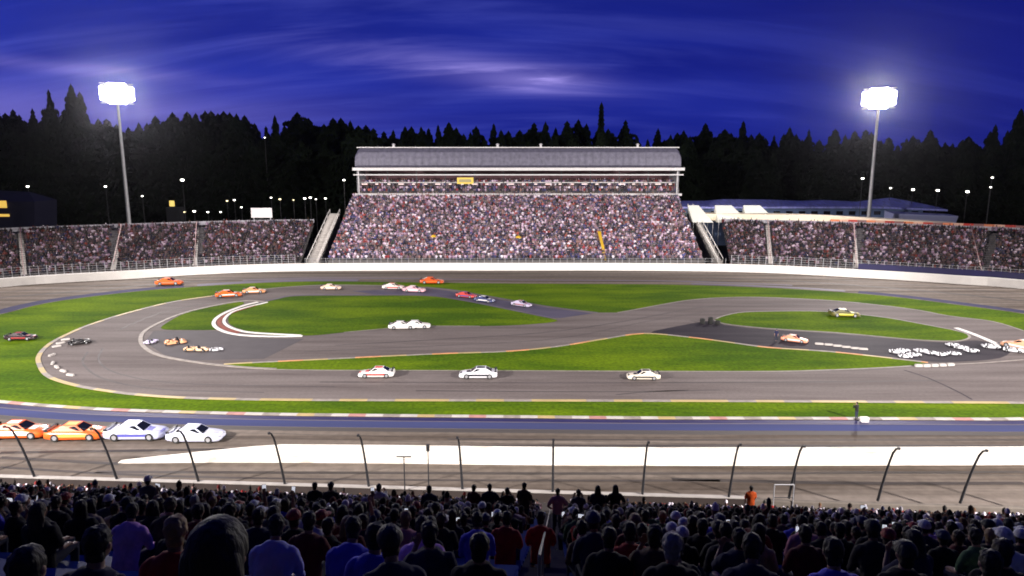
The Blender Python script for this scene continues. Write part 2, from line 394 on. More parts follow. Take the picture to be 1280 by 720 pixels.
# edge lines and kerbs
dashed('painted_kerb', px_line(L_OUT[3:], .06, 5), .55, .05, [M_CREAM, M_CREAM, M_LINE, M_CREAM, M_LINE], 2.6, .05)
ribbon('edge_line', px_line(L_OUT[:4], 0, 5), .4, .06, M_LINE)
LI = [(330, 377.5), (305, 376.5), (260, 384), (220, 395), (186, 411), (176, 422), (180, 434), (200, 445), (245, 453.5), (300, 459.5), (345, 462)]
ribbon('edge_kerb', px_line(LI, 0, 5), .55, .05, M_LINE, .06)
ribbon('edge_line', cd, .35, .08, M_LINE); 
dashed('painted_kerb', cu, .4, .075, [M_CREAM, M_LINE, mat('faded_orange_kerb', (.6, .28, .12), .7, .2, 1)], 3, .04)
ribbon('edge_line', px_line(R_UP, 0, 4), .35, .06, M_LINE)
ribbon('edge_line', px_line(T_UP, 0, 4), .35, .06, M_LAV)
ribbon('edge_line', px_line(D_LN, 0, 4, True), .35, .08, M_LINE)
ribbon('edge_line', px_line([(430, 416), (485, 411), (520, 408.2), (600, 408.2)], 0, 4), .3, .08, M_LINE)
ribbon('edge_line', px_line([(320, 380), (345, 374), (372, 369.5), (445, 369), (532, 369.3), (575, 375), (620, 384), (690, 398)], 0, 4), .5, .08, M_LAV)
HK_O = [(322, 378.5), (304, 383), (277, 394), (267, 405), (277, 414), (300, 419.5), (340, 421.5), (378, 421)]
HK_I = [(334, 378.5), (295, 389), (281, 399), (283, 407), (298, 413.5), (320, 417), (376, 420)]
HK_M = [(318, 382.5), (287, 392.5), (274, 402), (280, 410.5), (298, 416.5)]
ribbon('corner_kerb', px_line(HK_O, 0, 5), .55, .08, M_WHITE, .08)
ribbon('corner_kerb', px_line(HK_I, 0, 5), .45, .08, M_WHITE, .08)
ribbon('corner_kerb', px_line(HK_M, 0, 5), .7, .075, mat('brick_red_kerb', (.22, .04, .02), .8, .2, 1), .05)
ribbon('edge_kerb', px_line([(1195, 411), (1215, 418), (1240, 428.5), (1246, 432)], 0, 4), .7, .07, M_WHITE, .1)
ribbon('edge_line', px_line([(1110, 452), (1160, 456), (1220, 454.5), (1280, 450)], 0, 4), .35, .06, M_LINE)
ribbon('surface_seam', px_line([(1130, 463), (1160, 473), (1195, 489), (1215, 500)], 0, 4), .22, .052, M_DARKROAD)

RUB = mat('tyre_rubber_marks', (.045, .036, .034), .7, .35, .6, stretch=(.1, 1, 1))
mm = MB()
for (pp_, w_) in (([(0, 566), (300, 561.5), (640, 557.5), (1280, 557.5)], .5), ([(120, 590), (400, 591), (800, 592), (1280, 590)], .45), ([(0, 584), (200, 595), (500, 600), (900, 601)], .35), ([(560, 549), (900, 550), (1280, 550)], .25), ([(0, 572), (150, 580)], .5), ([(840, 599), (1060, 604), (1280, 604)], .5)): ribbon_bm(mm, px_line(pp_, 0, 6), w_, .013)
for (pp_, w_) in (([(0, 372), (100, 364), (240, 352), (400, 346), (640, 345.5), (900, 347.5), (1100, 359), (1280, 376)], .9), ([(0, 366), (120, 357), (300, 346.5), (640, 342.5), (900, 344), (1100, 353), (1280, 368)], .5)): ribbon_bm(mm, px_line(pp_, 0, 6), w_, .013)
o = mm.build('rubber_line', RUB); o['kind'] = 'structure'
mm = MB()
for (pp_, w_) in (([(110, 440), (104, 455), (130, 474), (200, 487), (330, 491)], .28), ([(128, 436), (124, 452), (150, 468), (230, 480), (420, 484)], .25), ([(400, 478), (700, 479), (1000, 478), (1180, 476)], .35), ([(520, 489), (760, 490), (900, 488)], .3), ([(770, 494), (800, 491), (860, 488)], .3),
                  ([(420, 432), (560, 424), (680, 416), (780, 402), (880, 384), (960, 380.5), (1060, 383)], .3), ([(380, 440), (560, 432), (700, 423), (820, 400), (900, 388)], .22), ([(150, 412), (200, 392), (270, 377), (340, 368)], .3)): ribbon_bm(mm, px_line(pp_, 0, 6), w_, .050)
o = mm.build('rubber_line', mat('infield_rubber', (.062, .05, .05), .7, .35, .6, stretch=(.1, 1, 1))); o['kind'] = 'structure'
# ---------------------------------------------------------------- walls of the oval
def extrude_wall(name, line, z0, z1, th, m, label, cat, cap=None):
    a = offsets(line, th / 2); b = offsets(line, -th / 2); n = len(line); mb = MB()
    ch = min(.12, th * .3); rings = []
    for i in range(n):
        ca = a[i].lerp(b[i], .18); cb = b[i].lerp(a[i], .18)
        rings.append([(a[i].x, a[i].y, z0), (a[i].x, a[i].y, z1 - ch), (ca.x, ca.y, z1), (cb.x, cb.y, z1), (b[i].x, b[i].y, z1 - ch), (b[i].x, b[i].y, z0)])
    mb.loft(rings, 0, True, False); o = mb.build(name, m); tag(o, label, cat); return o
extrude_wall('concrete_wall', wall_line, -.05, 1.75, .5, M_WHITE, 'long white concrete wall sweeping round the outside of the oval track below the far stands', 'wall')
rl = [p for p in offsets(wall_line, -.9) if p.x > 75 and p.y > 60]
extrude_wall('barrier_panel_wall', rl, 0, 2.9, .2, M_NAVY, 'navy panel wall rising behind the white wall below the far bleachers at the bend', 'wall')
near_u = [UV(u, VF, 0) for u in range(-62, 63, 4)]
extrude_wall('front_wall', near_u[:20], -.05, .78, .30, mat('shaded_brown_wall', (.03, .02, .018), .9, .2, 1), 'brown wall, face darkened as shaded, top pale as lit, carrying the curved fence posts', 'wall')  # shade on the face is put into its dark brown
extrude_wall('front_wall', near_u[19:], -.05, .70, .30, mat('tan_wall', (.13, .11, .095), .9, .2, 1), 'plain tan concrete wall under the fence posts nearest the orange vest', 'wall')
fcap = ribbon('lit_wall_top', near_u[:20], .42, .78, mat('lit_wall_top_tone', (.38, .35, .33), .7, .15, 1), .06, None); fcap.parent = [o for o in bpy.data.objects if o.name.startswith('front_wall')][0]  # pale strip paints the light along the wall's top
M_STREAK = layered('streak_white', (.55, .47, .38), (.80, .75, .68), .25, (1, 1, 3), .7, scale2=1.6, amt2=.10, lo=.25, hi=.5)
# white wall added in place of the light trail of passing cars
pw = [P(150, 577), P(204, 576.5), P(260, 576), P(320, 576), P(480, 577), P(640, 579), P(800, 580), P(960, 580), P(1120, 579.5), P(1280, 579), P(1420, 578)]
pwl = spline(pw, 4)
a = offsets(pwl, .35); b = offsets(pwl, -.35); mb = MB(); rings = []
for i, p in enumerate(pwl):
    h = min(1.40, .06 + 1.34 * min(1, (p - pwl[0]).length / 13.0))
    rings.append([(a[i].x, a[i].y, .0), (a[i].x * .8 + b[i].x * .2, a[i].y * .8 + b[i].y * .2, h), (b[i].x * .8 + a[i].x * .2, b[i].y * .8 + a[i].y * .2, h), (b[i].x, b[i].y, .0)])
mb.loft(rings, 0, True, False); o = mb.build('streak_wall', M_STREAK)
tag(o, 'low white wall added as the bright streak of passing cars along the near straight', 'wall')

# ---------------------------------------------------------------- far crowd (low templates, many bodies -> stuff)
def person_template():
    mb = MB(); role = []
    def r6(cx_, cy_, z, a, b, n=6): return [(cx_ + a * math.cos(2 * math.pi * (i + .5) / n), cy_ + b * math.sin(2 * math.pi * (i + .5) / n), z) for i in range(n)]
    def put(rings, ro):
        n0 = len(mb.v); mb.loft(rings); role.extend([ro] * (len(mb.v) - n0))
    put([r6(0, 0, .42, .19, .14), r6(0, .02, .75, .20, .12), r6(0, .02, 1.0, .23, .11), r6(0, .02, 1.07, .09, .07)], 0)
    put([r6(0, .02, 1.05, .055, .055), r6(0, .03, 1.13, .075, .085), r6(0, .03, 1.22, .08, .10)], 1)
    put([r6(0, .01, 1.20, .09, .105), r6(0, .01, 1.28, .078, .09), r6(0, .01, 1.33, .03, .04)], 2)
    for s in (-1, 1):
        put([r6(s * .1, .02, .45, .08, .075), r6(s * .13, .45, .45, .075, .07)], 3)
        put([r6(s * .13, .45, .50, .06, .06), r6(s * .13, .42, .06, .055, .055)], 3)
        put([r6(s * .25, .02, .98, .055, .055), r6(s * .27, .12, .72, .05, .05)], 0)
        put([r6(s * .27, .12, .73, .04, .04), r6(s * .16, .34, .62, .04, .035)], 1)
    me = mb.mesh('tmp', M_WHITE); bm = bmesh.new(); bm.from_mesh(me); bmesh.ops.triangulate(bm, faces=bm.faces)
    v = np.array([p.co[:] for p in bm.verts]); f = np.array([[q.index for q in t.verts] for t in bm.faces]); bm.free()
    bpy.data.meshes.remove(me)
    return v, f, np.array(role)
TV, TF, TR = person_template()
SHIRTS = np.array([(.02, .02, .03)] * 7 + [(.03, .04, .10)] * 4 + [(.05, .05, .06)] * 4 + [(.10, .10, .12)] * 3 + [(.20, .025, .03)] * 2 + [(.46, .36, .44)] * 5 + [(.72, .64, .68)] * 3 + [(.20, .14, .15)] * 4 + [(.22, .14, .12)] * 2
                  + [(.05, .06, .16)] * 2 + [(.12, .13, .2)] * 2 + [(.03, .05, .04)] + [(.18, .16, .15)] * 2 + [(.20, .12, .19)] * 2 + [(.30, .07, .05)] * 1)
SKIN = np.array([(.36, .23, .20), (.42, .29, .25), (.28, .16, .11), (.14, .07, .05)])
HAIR = np.array([(.015, .012, .01)] * 4 + [(.06, .035, .02)] * 3 + [(.25, .15, .07), (.6, .6, .6), (.02, .03, .1), (.35, .03, .03)])
TROU = np.array([(.02, .025, .05), (.03, .05, .12), (.015, .015, .015), (.2, .17, .13)])
def crowd_mesh(name, places, label, mtl=None, cat='crowd', dim=1.0, gam=1.0, caps=.06):
    """places: list of (x,y,z,rz,stand_scale)"""
    n = len(places); A = np.array(places, dtype=float)
    sc = rng.uniform(.92, 1.08, n)[:, None]; c = np.cos(A[:, 3])[:, None]; s = np.sin(A[:, 3])[:, None]
    lean = rng.uniform(-.05, .25, n)[:, None]
    X = TV[None, :, 0] * sc * rng.uniform(.95, 1.2, n)[:, None]; Z = TV[None, :, 2] * sc
    Y = TV[None, :, 1] * sc + lean * np.maximum(0, Z - .45)
    Z = np.where(Z > .42, .42 + (Z - .42) * A[:, 4][:, None], Z)
    wx = A[:, 0][:, None] + X * c - Y * s; wy = A[:, 1][:, None] + X * s + Y * c; wz = A[:, 2][:, None] + Z
    V = np.stack([wx, wy, wz], -1).reshape(-1, 3)
    F = (TF[None] + (np.arange(n) * len(TV))[:, None, None]).reshape(-1, 3)
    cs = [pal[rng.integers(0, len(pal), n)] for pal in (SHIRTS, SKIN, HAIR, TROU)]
    br = rng.uniform(.6, 1.25, n)[:, None] * dim; cs = [np.clip(q ** gam * br, 0, .9) for q in cs]; white_specks = rng.random(n) < caps; cs[2][white_specks] = (.8, .78, .78)  # white heads sprinkled in as specks of front light
    ST = np.stack(cs, 1) * np.array([1.0, .94, 1.06]); Cc = ST[:, TR, :].reshape(-1, 3); Cc = np.concatenate([Cc, np.ones((len(Cc), 1))], 1)
    me = bpy.data.meshes.new(name); me.vertices.add(len(V)); me.vertices.foreach_set('co', V.ravel())
    me.loops.add(len(F) * 3); me.loops.foreach_set('vertex_index', F.ravel().astype(np.int32))
    me.polygons.add(len(F)); me.polygons.foreach_set('loop_start', np.arange(0, len(F) * 3, 3, dtype=np.int32))
    at = me.color_attributes.new('Col', 'FLOAT_COLOR', 'POINT'); at.data.foreach_set('color', Cc.ravel())
    me.update(calc_edges=True); me.materials.append(mtl or mat('crowd_clothes', (1, 1, 1), .85, mode='attr'))
    o = link_mesh(name, me); tag(o, label, cat, kind='stuff'); return o

def resample(line, step):
    out = [line[0].copy()]; need = step
    for a, b in zip(line[:-1], line[1:]):
        l = (b - a).length; pos = 0
        while l - pos >= need:
            pos += need; out.append(a.lerp(b, pos / l)); need = step
        need -= l - pos
    return out

def bleachers(front, depth, z0, z1, rows, parent, mtl=M_CONC, seatm=M_SEAT, step=.54, occ=.93, aisles=(), extra=0.0):
    """stepped stand along a front line; returns people placements. outward = left-hand side of the line"""
    mb = MB(); sb = MB(); ppl = []
    dr = depth / rows; dz = (z1 - z0) / rows
    lines = [offsets(front, -(k * dr)) for k in range(rows + 1)]
    n = len(front); length = sum((b - a).length for a, b in zip(front[:-1], front[1:]))
    for i in range(n - 1):
        vs = []
        for k in range(rows + 1):
            for p in (lines[k][i], lines[k][i + 1]):
                vs.append((p.x, p.y, z0 + max(0, k - 1) * dz if k else -.05)); vs.append((p.x, p.y, z0 + k * dz if k < rows else z0 + (rows - 1) * dz))
        fs = []
        for k in range(rows + 1):
            b0 = k * 4; fs.append((b0, b0 + 2, b0 + 3, b0 + 1))
            if k < rows: fs.append((b0 + 1, b0 + 3, b0 + 6, b0 + 4))
        mb.add(vs, fs)
    for k in range(rows):
        ln = offsets(front, -((k + .78) * dr)); zf = z0 + k * dz
        ribbon_bm(sb, ln, .3, zf + .36, .06)
        rs = resample(ln, step * random.uniform(.97, 1.03)); tl = len(rs)
        for q in range(tl - 1):
            t = q / tl
            if any(abs(t - a) * length < .75 for a in aisles): continue
            if random.random() > occ: continue
            d = rs[q + 1] - rs[q]; ang = math.atan2(d.y, d.x)
            p = rs[q] + d * random.uniform(.1, .6)
            ppl.append((p.x, p.y, zf + random.uniform(-.03, .03), ang + math.pi + random.gauss(0, .25), 1.0 if random.random() > .05 else 1.35))
    mb.build('seating_steps', mtl, parent); sb.build('bench', seatm, parent)
    return ppl
def stair(line_fn, parent, name, n, w, m):
    mb = MB()
    for k in range(n):
        a, b, ang = line_fn(k); mb.box(((a.x + b.x) / 2, (a.y + b.y) / 2, a.z), (w, (b - a).to_2d().length + .02, .25), ang)
    return mb.build(name, m, parent)

# main grandstand
MGX0, MGX1, MY0, MY1, MZ0, MZ1 = -43.2, 45.2, 165.0, 194.0, 1.8, 15.4
main = empty('main_grandstand', (1, MY0, 0)); tag(main, 'tall roofed grandstand packed with people across the middle of the far straight', 'grandstand')
class _PX:                                                    # parts are built in world space, then parented keeping place
    pass
def adopt(o, parent):
    o.parent = parent; o.matrix_parent_inverse = parent.matrix_basis.inverted(); return o
bpy.context.view_layer.update()
tmp = empty('tmp_parent')
front = [Vector((MGX0 + (MGX1 - MGX0) * i / 12, MY0, 0)) for i in range(13)]
pp = bleachers(front, MY1 - MY0, MZ0, MZ1, 34, tmp, seatm=mat('far_bench', (.05, .045, .07), .7), occ=.96, aisles=(), step=.52)
for c in list(tmp.children): adopt(c, main)
ROOF = mat('roof_metal', (.10, .095, .14), .5, .25, 1.2, metal=.2, stretch=(1, .3, 1)); BEAM = mat('white_steel_beam', (.62, .6, .62), .5, .08, 2)
rb = MB(); x0, x1 = -41.8, 45.0; nxr = 172; r_ = 1.4
prof = [(191.6, 23.1), (191.2, 23.6), (191.25, 25.4), (191.5, 27.0), (192.0, 27.8), (192.9, 28.2), (200, 27.8), (207, 27.0), (207, 26.6), (197, 27.3), (192.6, 26.0), (192.0, 23.1)]
for i in range(nxr + 1):
    x = x0 + (x1 - x0) * i / nxr
    e = min(x - x0, x1 - x); k = 1 - max(0, (r_ - e) / r_) ** 2 * .35; rib = .05 if i % 4 < 2 else 0
    rb.v += [(x, y + (rib if j < 5 else 0), 22.9 + (z - 22.9) * k) for j, (y, z) in enumerate(prof)]
n = len(prof)
for i in range(nxr):
    for j in range(n): rb.f.append((i * n + j, i * n + (j + 1) % n, (i + 1) * n + (j + 1) % n, (i + 1) * n + j)); rb.m.append(0); rb.sm.append(False)
rb.f.append(tuple(range(n))); rb.m.append(0); rb.sm.append(False); rb.f.append(tuple(range(nxr * n, (nxr + 1) * n))[::-1]); rb.m.append(0); rb.sm.append(False)
roof = adopt(rb.build('roof', ROOF), main)
def mpart(name, mb, m): return adopt(mb.build(name, m), main)
mpart('roof_beam', MB().box((1.75, 191.5, 22.6), (88.6, .5, .75)), BEAM)
mpart('roof_edge_highlight', MB().box((1.6, 192.9, 28.3), (86.2, .3, .22)), BEAM)  # pale bar stands in for the highlight along the roof's top edge
mpart('roof_rail', MB().box((1.75, 192.0, 21.1), (88.4, .25, .30)), BEAM)
mpart('deck_beam', MB().box((1.75, 193.6, 15.75), (88.6, .5, .60)), BEAM)
mpart('deck_floor', MB().box((1.75, 199.8, 15.6), (88.4, 12, .4)), M_CONC)
mpart('back_wall', MB().box((1.75, 206, 22.0), (88.4, .4, 12.6)), mat('suite_back_wall', (.10, .05, .06), .9, .2, .6))
mpart('ledge', MB().box((1.75, 196.6, 18.9), (88.0, .3, .22)), BEAM)
mpart('parapet', MB().box((1.75, 197.5, 17.2), (88.0, .3, 1.2)), mat('parapet_dark', (.06, .04, .06), .8))
for i in range(12):
    x = x0 + .4 + (x1 - x0 - .8) * i / 11
    mpart('column', MB().box((x, 193.4, 19.4), (.22, .22, 7.0)), BEAM if i in (0, 11) else M_STEELD)
for sx_ in (x0 - .1, x1 + .1):
    mpart('side_panel', MB().box((sx_, 199.5, 19.5), (.2, 11, 7.6)), mat('side_panel_metal', (.3, .3, .34), .6, .1, 1))
sg = adopt(MB().box((-12.6, 192.9, 19.5), (4.4, .25, 1.7)).build('yellow_sign', mat('yellow_sign_paint', (.75, .55, .10), .6)), main)
MB().box((-12.6, 192.75, 19.5), (3.2, .06, .8)).build('sign_panel', mat('olive_panel', (.35, .30, .15), .6), sg).matrix_parent_inverse = Matrix.Identity(4)
for i in range(26):
    x = x0 + 2 + i * 3.3
    mpart('bulkhead_light', MB().box((x, 193.0, 18.6), (.8 if i % 3 else 1.5, .16, .22)), mat('suite_lamp', (1, .80, .78), .5, emit=.45))
for px in (492, 622, 676, 797):
    q = PY(px, 183, 200); mpart('roof_vent', MB().cyl((q.x, 200, 28.4), (q.x, 200, 29.2), .35, .35, 10).cyl((q.x, 200, 29.2), (q.x, 200, 29.5), .6, .2, 10), BEAM)
for k, (y, z) in enumerate([(194.7, 16.3), (195.7, 16.9), (198.3, 17.6), (199.4, 18.3)]):
    if k: mpart('deck_step', MB().box((1.75, y, z / 2 + 7.9), (88, 1.0, z - 15.75)), M_CONC)
    x = MGX0 + 1.2
    while x < MGX1 + .2:
        if random.random() < .85: pp.append((x, y, z - .05, math.pi + random.gauss(0, .3), 1.35 if k > 1 else 1.0))
        x += .6
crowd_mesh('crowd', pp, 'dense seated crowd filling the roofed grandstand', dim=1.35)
bpy.data.objects.remove(tmp)
# yellow jacket stewards / banners in the stand
def simple_person(loc, rz, shirt, label, hair=(.02, .015, .01), group=None, trousers=(.02, .02, .03), stand=True):
    pass
# flank ramps of the main stand
for (a, b, w, lab) in [((-47.0, 165.0, 1.0), (-47.0, 188.5, 11.2), 2.6, 'pale concrete stairway climbing beside the roofed grandstand next to the low bleachers'),
                       ((49.4, 166.5, 1.2), (47.6, 190.0, 12.6), 1.3, 'white steel stairway on the tent side of the roofed grandstand')]:
    t = empty('stairway', (a[0], a[1], 0)); tag(t, lab, 'stairs'); n = 30
    mb = MB(); A, B = Vector(a), Vector(b)
    for k in range(n):
        p = A.lerp(B, (k + .5) / n); mb.box((p.x - a[0], p.y - a[1], p.z / 2), (w, (B.y - A.y) / n + .01, p.z))
    mb.build('steps', M_CONCL, t)
    for s in (-1, 1):
        r = MB(); q0 = A + Vector((s * w / 2 - a[0], -a[1], .9)); q1 = B + Vector((s * w / 2 - a[0], -a[1], .9)); q0.y += 0
        r.cyl(q0, q1, .09, .09, 6)
        for k in range(9):
            p = q0.lerp(q1, k / 8); r.cyl((p.x, p.y, p.z - .9), p, .06, .06, 6)
        r.build('handrail', M_WHITE, t)

# side bleachers follow the wall
def sub(line, xa, xb): return [p for p in line if xa <= p.x <= xb and p.y > 100]
fl = offsets(wall_line, -3.2)
fl = offsets(wall_line, -3.2)
def fine(line):
    out = []
    for a, b in zip(line[:-1], line[1:]):
        for j in range(6): out.append(a.lerp(b, j / 6))
    return out + [line[-1]]
left_front = sub(fine(fl), -150, -48.6)[::3]; right_front = sub(fine(fl), 50.2, 150)[::3]
lst = empty('bleachers', (-80, 160, 0)); tag(lst, 'long low open bleachers full of people beside the pale stairway', 'bleachers')
rst = empty('bleachers', (80, 160, 0)); tag(rst, 'long low open bleachers full of people below the blue roofed building', 'bleachers')
bpy.context.view_layer.update()
for root, fr, ais, lab, zt in ((lst, left_front, (.2, .36, .52, .66, .8), 'crowd seated in the open bleachers beside the pale stairway', 9.0), (rst, right_front, (.08, .24, .45, .58, .70, .82), 'crowd seated in the open bleachers below the blue roofed building', 9.2)):
    tmp = empty('tmp_parent'); q = bleachers(fr, 19, 1.6, zt, 20, tmp, seatm=mat('far_bench', (.05, .045, .07), .7), occ=.93, aisles=ais, step=.56)
    for c in list(tmp.children): adopt(c, root)
    bpy.data.objects.remove(tmp)
    # people strolling along the top walkway and the front walkway
    for off, z, m_ in ((18.2, zt - .3, .35), (-.9, .05, .55)):
        ln = resample(offsets(fr, -off), .7)
        for a, b in zip(ln[:-1], ln[1:]):
            if random.random() < m_: q.append((a.x, a.y, z, random.uniform(0, 6.28), 1.4))
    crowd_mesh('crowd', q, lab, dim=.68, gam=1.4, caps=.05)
    length = sum((b - a).length for a, b in zip(fr[:-1], fr[1:]))
    rs = resample(fr, length / 200)
    for a in ais:
        i = min(len(rs) - 2, int(a * 200)); d = (rs[i + 1] - rs[i]).normalized(); nrm = Vector((-d.y, d.x, 0))
        mb = MB(); ang = math.atan2(d.y, d.x)
        for k in range(38):
            p = rs[i] + nrm * (k * .5 + .25); z = 1.6 + (zt - 1.6) * (k + 1) / 40 + .12; mb.box((p.x, p.y, z - .15), (.95, .52, .32), ang)
        adopt(mb.build('stair_flight', M_CONCL), root)
        r = MB(); p0 = rs[i] + Vector((0, 0, 2.6)); p1 = rs[i] + nrm * 19 + Vector((0, 0, zt + 1.0)); r.cyl(p0, p1, .07, .07, 6)
        for k in range(7):
            p = p0.lerp(p1, k / 6); r.cyl((p.x, p.y, p.z - 1), p, .05, .05, 6)
        adopt(r.build('handrail', mat('reddish_rail', (.26, .15, .15), .6)), root)
    mb = MB(); bl = offsets(fr, -19.1)
    ribbon_bm(mb, bl, .12, zt + .1, .9); adopt(mb.build('back_rail', mat('back_rail_pale', (.34, .33, .38), .6, .3, 2)), root)
    mb = MB(); f2 = offsets(fr, 1.7); rr = resample(f2, 1.5)
    for p in rr: mb.cyl((p.x, p.y, 0), (p.x, p.y, 3.6), .06, .06, 6)
    for zr in (2.0, 2.5, 3.0, 3.5): mb.tube([Vector((p.x, p.y, zr)) for p in rr[::3]], .035, 4)
    fo = mb.build('trackside_fence', M_STEEL)
    tag(fo, 'grey post and rail fence on the far wall ' + ('next to the pale stairway bleachers' if root is lst else 'below the blue roofed building'), 'fence')
mb = MB(); rr = [Vector((x, MY0 - 2.2, 0)) for x in np.arange(-48, 50, 1.6)]
for p in rr: mb.cyl((p.x, p.y, 0), (p.x, p.y, 2.6), .05, .05, 6)
for zr in (1.9, 2.5): mb.tube([Vector((p.x, p.y, zr)) for p in rr[::3]], .035, 4)
tag(mb.build('trackside_fence', M_STEEL), 'grey rail fence along the foot of the roofed grandstand', 'fence')

# ---------------------------------------------------------------- light towers
def tower(loc, aim, head_z, label, main_light=True, power=LAMP_P, cone=95, scale=1.0):
    t = empty('light_tower', loc); tag(t, label, 'light tower', 'floodlight towers round the oval')
    MB().cyl((0, 0, 0), (0, 0, head_z - 2), .55, .30, 14).cyl((0, 0, 0), (0, 0, .5), 1.0, .9, 14).build('pole', mat('tower_pole', (.5, .5, .52), .5, .08, 1, metal=.2), t)
    d = Vector(aim) - Vector(loc); yaw = math.atan2(d.y, d.x) - math.pi / 2
    M = Matrix.Rotation(yaw, 3, 'Z'); Wd, Hd = 7.6 * scale, 4.9 * scale  # rack built oversized, the bloom of the lamps put into its shape
    fr = MB()
    for j in range(5):
        z = head_z - Hd / 2 + Hd * j / 4; c = M @ Vector((0, .0, 0)); fr.box((c.x, c.y, z), (Wd, .18, .18), yaw)
    for i in (-1, 0, 1):
        c = M @ Vector((i * Wd * .33, -.15, 0)); fr.box((c.x, c.y, head_z), (.2, .2, Hd), yaw)
    fr.build('lamp_frame', M_STEEL, t)
    lm = MB(); nc, nr = 9, 6
    hou = MB()
    for j in range(nr):
        for i in range(nc):
            if ((i - (nc - 1) / 2) / (nc / 2)) ** 2 + ((j - (nr - 1) / 2) / (nr / 2)) ** 2 * .9 > 1.02: continue
            c = M @ Vector(((i - (nc - 1) / 2) * Wd / nc, .35, 0)); z = head_z + (j - (nr - 1) / 2) * Hd / nr
            f = M @ Vector((0, 1, -.35)).normalized()
            p = Vector((c.x, c.y, z)); hou.cyl(p - f * .35, p, .22, .66, 12, caps=True); lm.cyl(p + f * (.01 + .03 * ((i + j) % 2)), p + f * (.05 + .03 * ((i + j) % 2)), .60, .60, 12)
    c = M @ Vector((0, -.30, 0)); hou.box((c.x, c.y, head_z), (Wd * .92, .06, Hd * .92), yaw)  # backboard added to keep lamp light off the firs behind
    hou.build('lamp_housing', M_STEEL, t)
    lm.build('lamps', mat('lamp_glow', (.86, .86, 1), .5, emit=20) if cone > 90 else mat('lamp_glow_unseen', (.86, .86, 1), .5, emit=1.5), t)  # the added unseen towers get a dimmed glow
    ld = bpy.data.lights.new('tower_flood', 'SPOT'); ld.energy = power; ld.spot_size = R(cone); ld.spot_blend = .35; ld.color = (1, .93, .88)
    ld.shadow_soft_size = 2.0
    lo = bpy.data.objects.new('tower_flood', ld); COL.objects.link(lo); lo.parent = t
    lp = M @ Vector((0, 2.9, 0)); lo.location = (lp.x, lp.y, head_z)
    dd = Vector(aim) - (Vector(loc) + lo.location); lo.rotation_euler = dd.to_track_quat('-Z', 'Y').to_euler()
    return t
q = PY(144, 117, 186); tl_h = q.z; tb = PY(158, 285, 186)
tower((q.x + .4, 186, 0), (-30, 95, 0), tl_h, 'tall floodlight tower blazing white above the bleachers and the two tallest firs', power=LAMP_P * .38, cone=100)
q2 = PY(1100, 123, 186)
tower((q2.x - .2, 186, 0), (30, 95, 0), q2.z, 'tall floodlight tower blazing white above the blue roofed building', power=LAMP_P * .38, cone=100)
tower((-82, 4, 0), (-15, 112, 0), 42, 'unseen floodlight tower added at the end of the near stand, facing the track', cone=68, power=LAMP_P * 1.45)  # this and the following towers are out of view, added to light the track
tower((82, 0, 0), (15, 112, 0), 42, 'second unseen floodlight tower added at the far end of the near stand', cone=68, power=LAMP_P * 1.45)
tower((-168, 92, 0), (-60, 125, 0), 42, 'unseen floodlight tower added outside the bend beyond the bleachers', cone=66, power=LAMP_P * 1.0)
tower((168, 88, 0), (60, 122, 0), 42, 'unseen floodlight tower added outside the bend beyond the barrier panels', cone=66, power=LAMP_P * 1.0)

# ---------------------------------------------------------------- people (near, individual)
def ell(c, ax, ay, d, a, b, n=12):
    """ellipse ring around centre c, axes ax (radius a), ay (radius b)"""
    return [Vector(c) + ax * (a * math.cos(2 * math.pi * i / n)) + ay * (b * math.sin(2 * math.pi * i / n)) for i in range(n)]
def limb(mb, pts, rad, n=10):
    pts = [Vector(p) for p in pts]
    rings = []
    prev = None
    for i, p in enumerate(pts):
        a = pts[max(0, i - 1)]; b = pts[min(len(pts) - 1, i + 1)]; d = (b - a).normalized()
        ax = d.orthogonal().normalized() if prev is None else (prev - d * prev.dot(d)).normalized(); prev = ax
        ay = d.cross(ax); rings.append(ell(p, ax, ay, d, rad[i], rad[i], n))
    mb.loft(rings); mb.ball(pts[0], rad[0] * .98, n, 6); mb.ball(pts[-1], rad[-1] * .98, n, 6)
def torso(mb, cs, ab, n=16):
    rings = []
    for i, (c, (a, b)) in enumerate(zip(cs, ab)):
        p0 = Vector(cs[max(0, i - 1)]); p1 = Vector(cs[min(len(cs) - 1, i + 1)]); d = (p1 - p0).normalized()
        ax = Vector((1, 0, 0)); ay = d.cross(ax).normalized(); rings.append(ell(c, ax, ay, d, a, b, n))
    mb.loft(rings)
def remesh(mb, name, mats, voxel, smooth=3, eyes=None):
    me = mb.mesh(name + '_raw', mats); o = bpy.data.objects.new('tmp', me); COL.objects.link(o)
    m = o.modifiers.new('r', 'REMESH'); m.mode = 'VOXEL'; m.voxel_size = voxel; m.use_smooth_shade = True
    s = o.modifiers.new('s', 'SMOOTH'); s.iterations = smooth; s.factor = .5
    dg = bpy.context.evaluated_depsgraph_get(); ev = o.evaluated_get(dg); out = bpy.data.meshes.new_from_object(ev)
    bpy.data.objects.remove(o); bpy.data.meshes.remove(me); out.name = name
    if not out.materials:
        for q in (mats if isinstance(mats, (list, tuple)) else [mats]): out.materials.append(q)
    if eyes:
        bm = bmesh.new(); bm.from_mesh(out); n0 = len(bm.faces)
        for e in eyes:
            r = bmesh.ops.create_uvsphere(bm, u_segments=8, v_segments=6, radius=.013); bmesh.ops.translate(bm, verts=r['verts'], vec=e)
        bm.faces.ensure_lookup_table()
        for f in bm.faces[n0:]: f.material_index = 1
        bm.to_mesh(out); bm.free(); out.materials.append(M_EYE)
    for p in out.polygons: p.use_smooth = True
    return out
M_EYE = mat('eye', (.05, .04, .035), .2)
M_SKIN = mat('skin', (.32, .19, .14), .55, .08, 12)
M_SKIN2 = mat('skin_deep', (.2, .11, .07), .55, .08, 12)
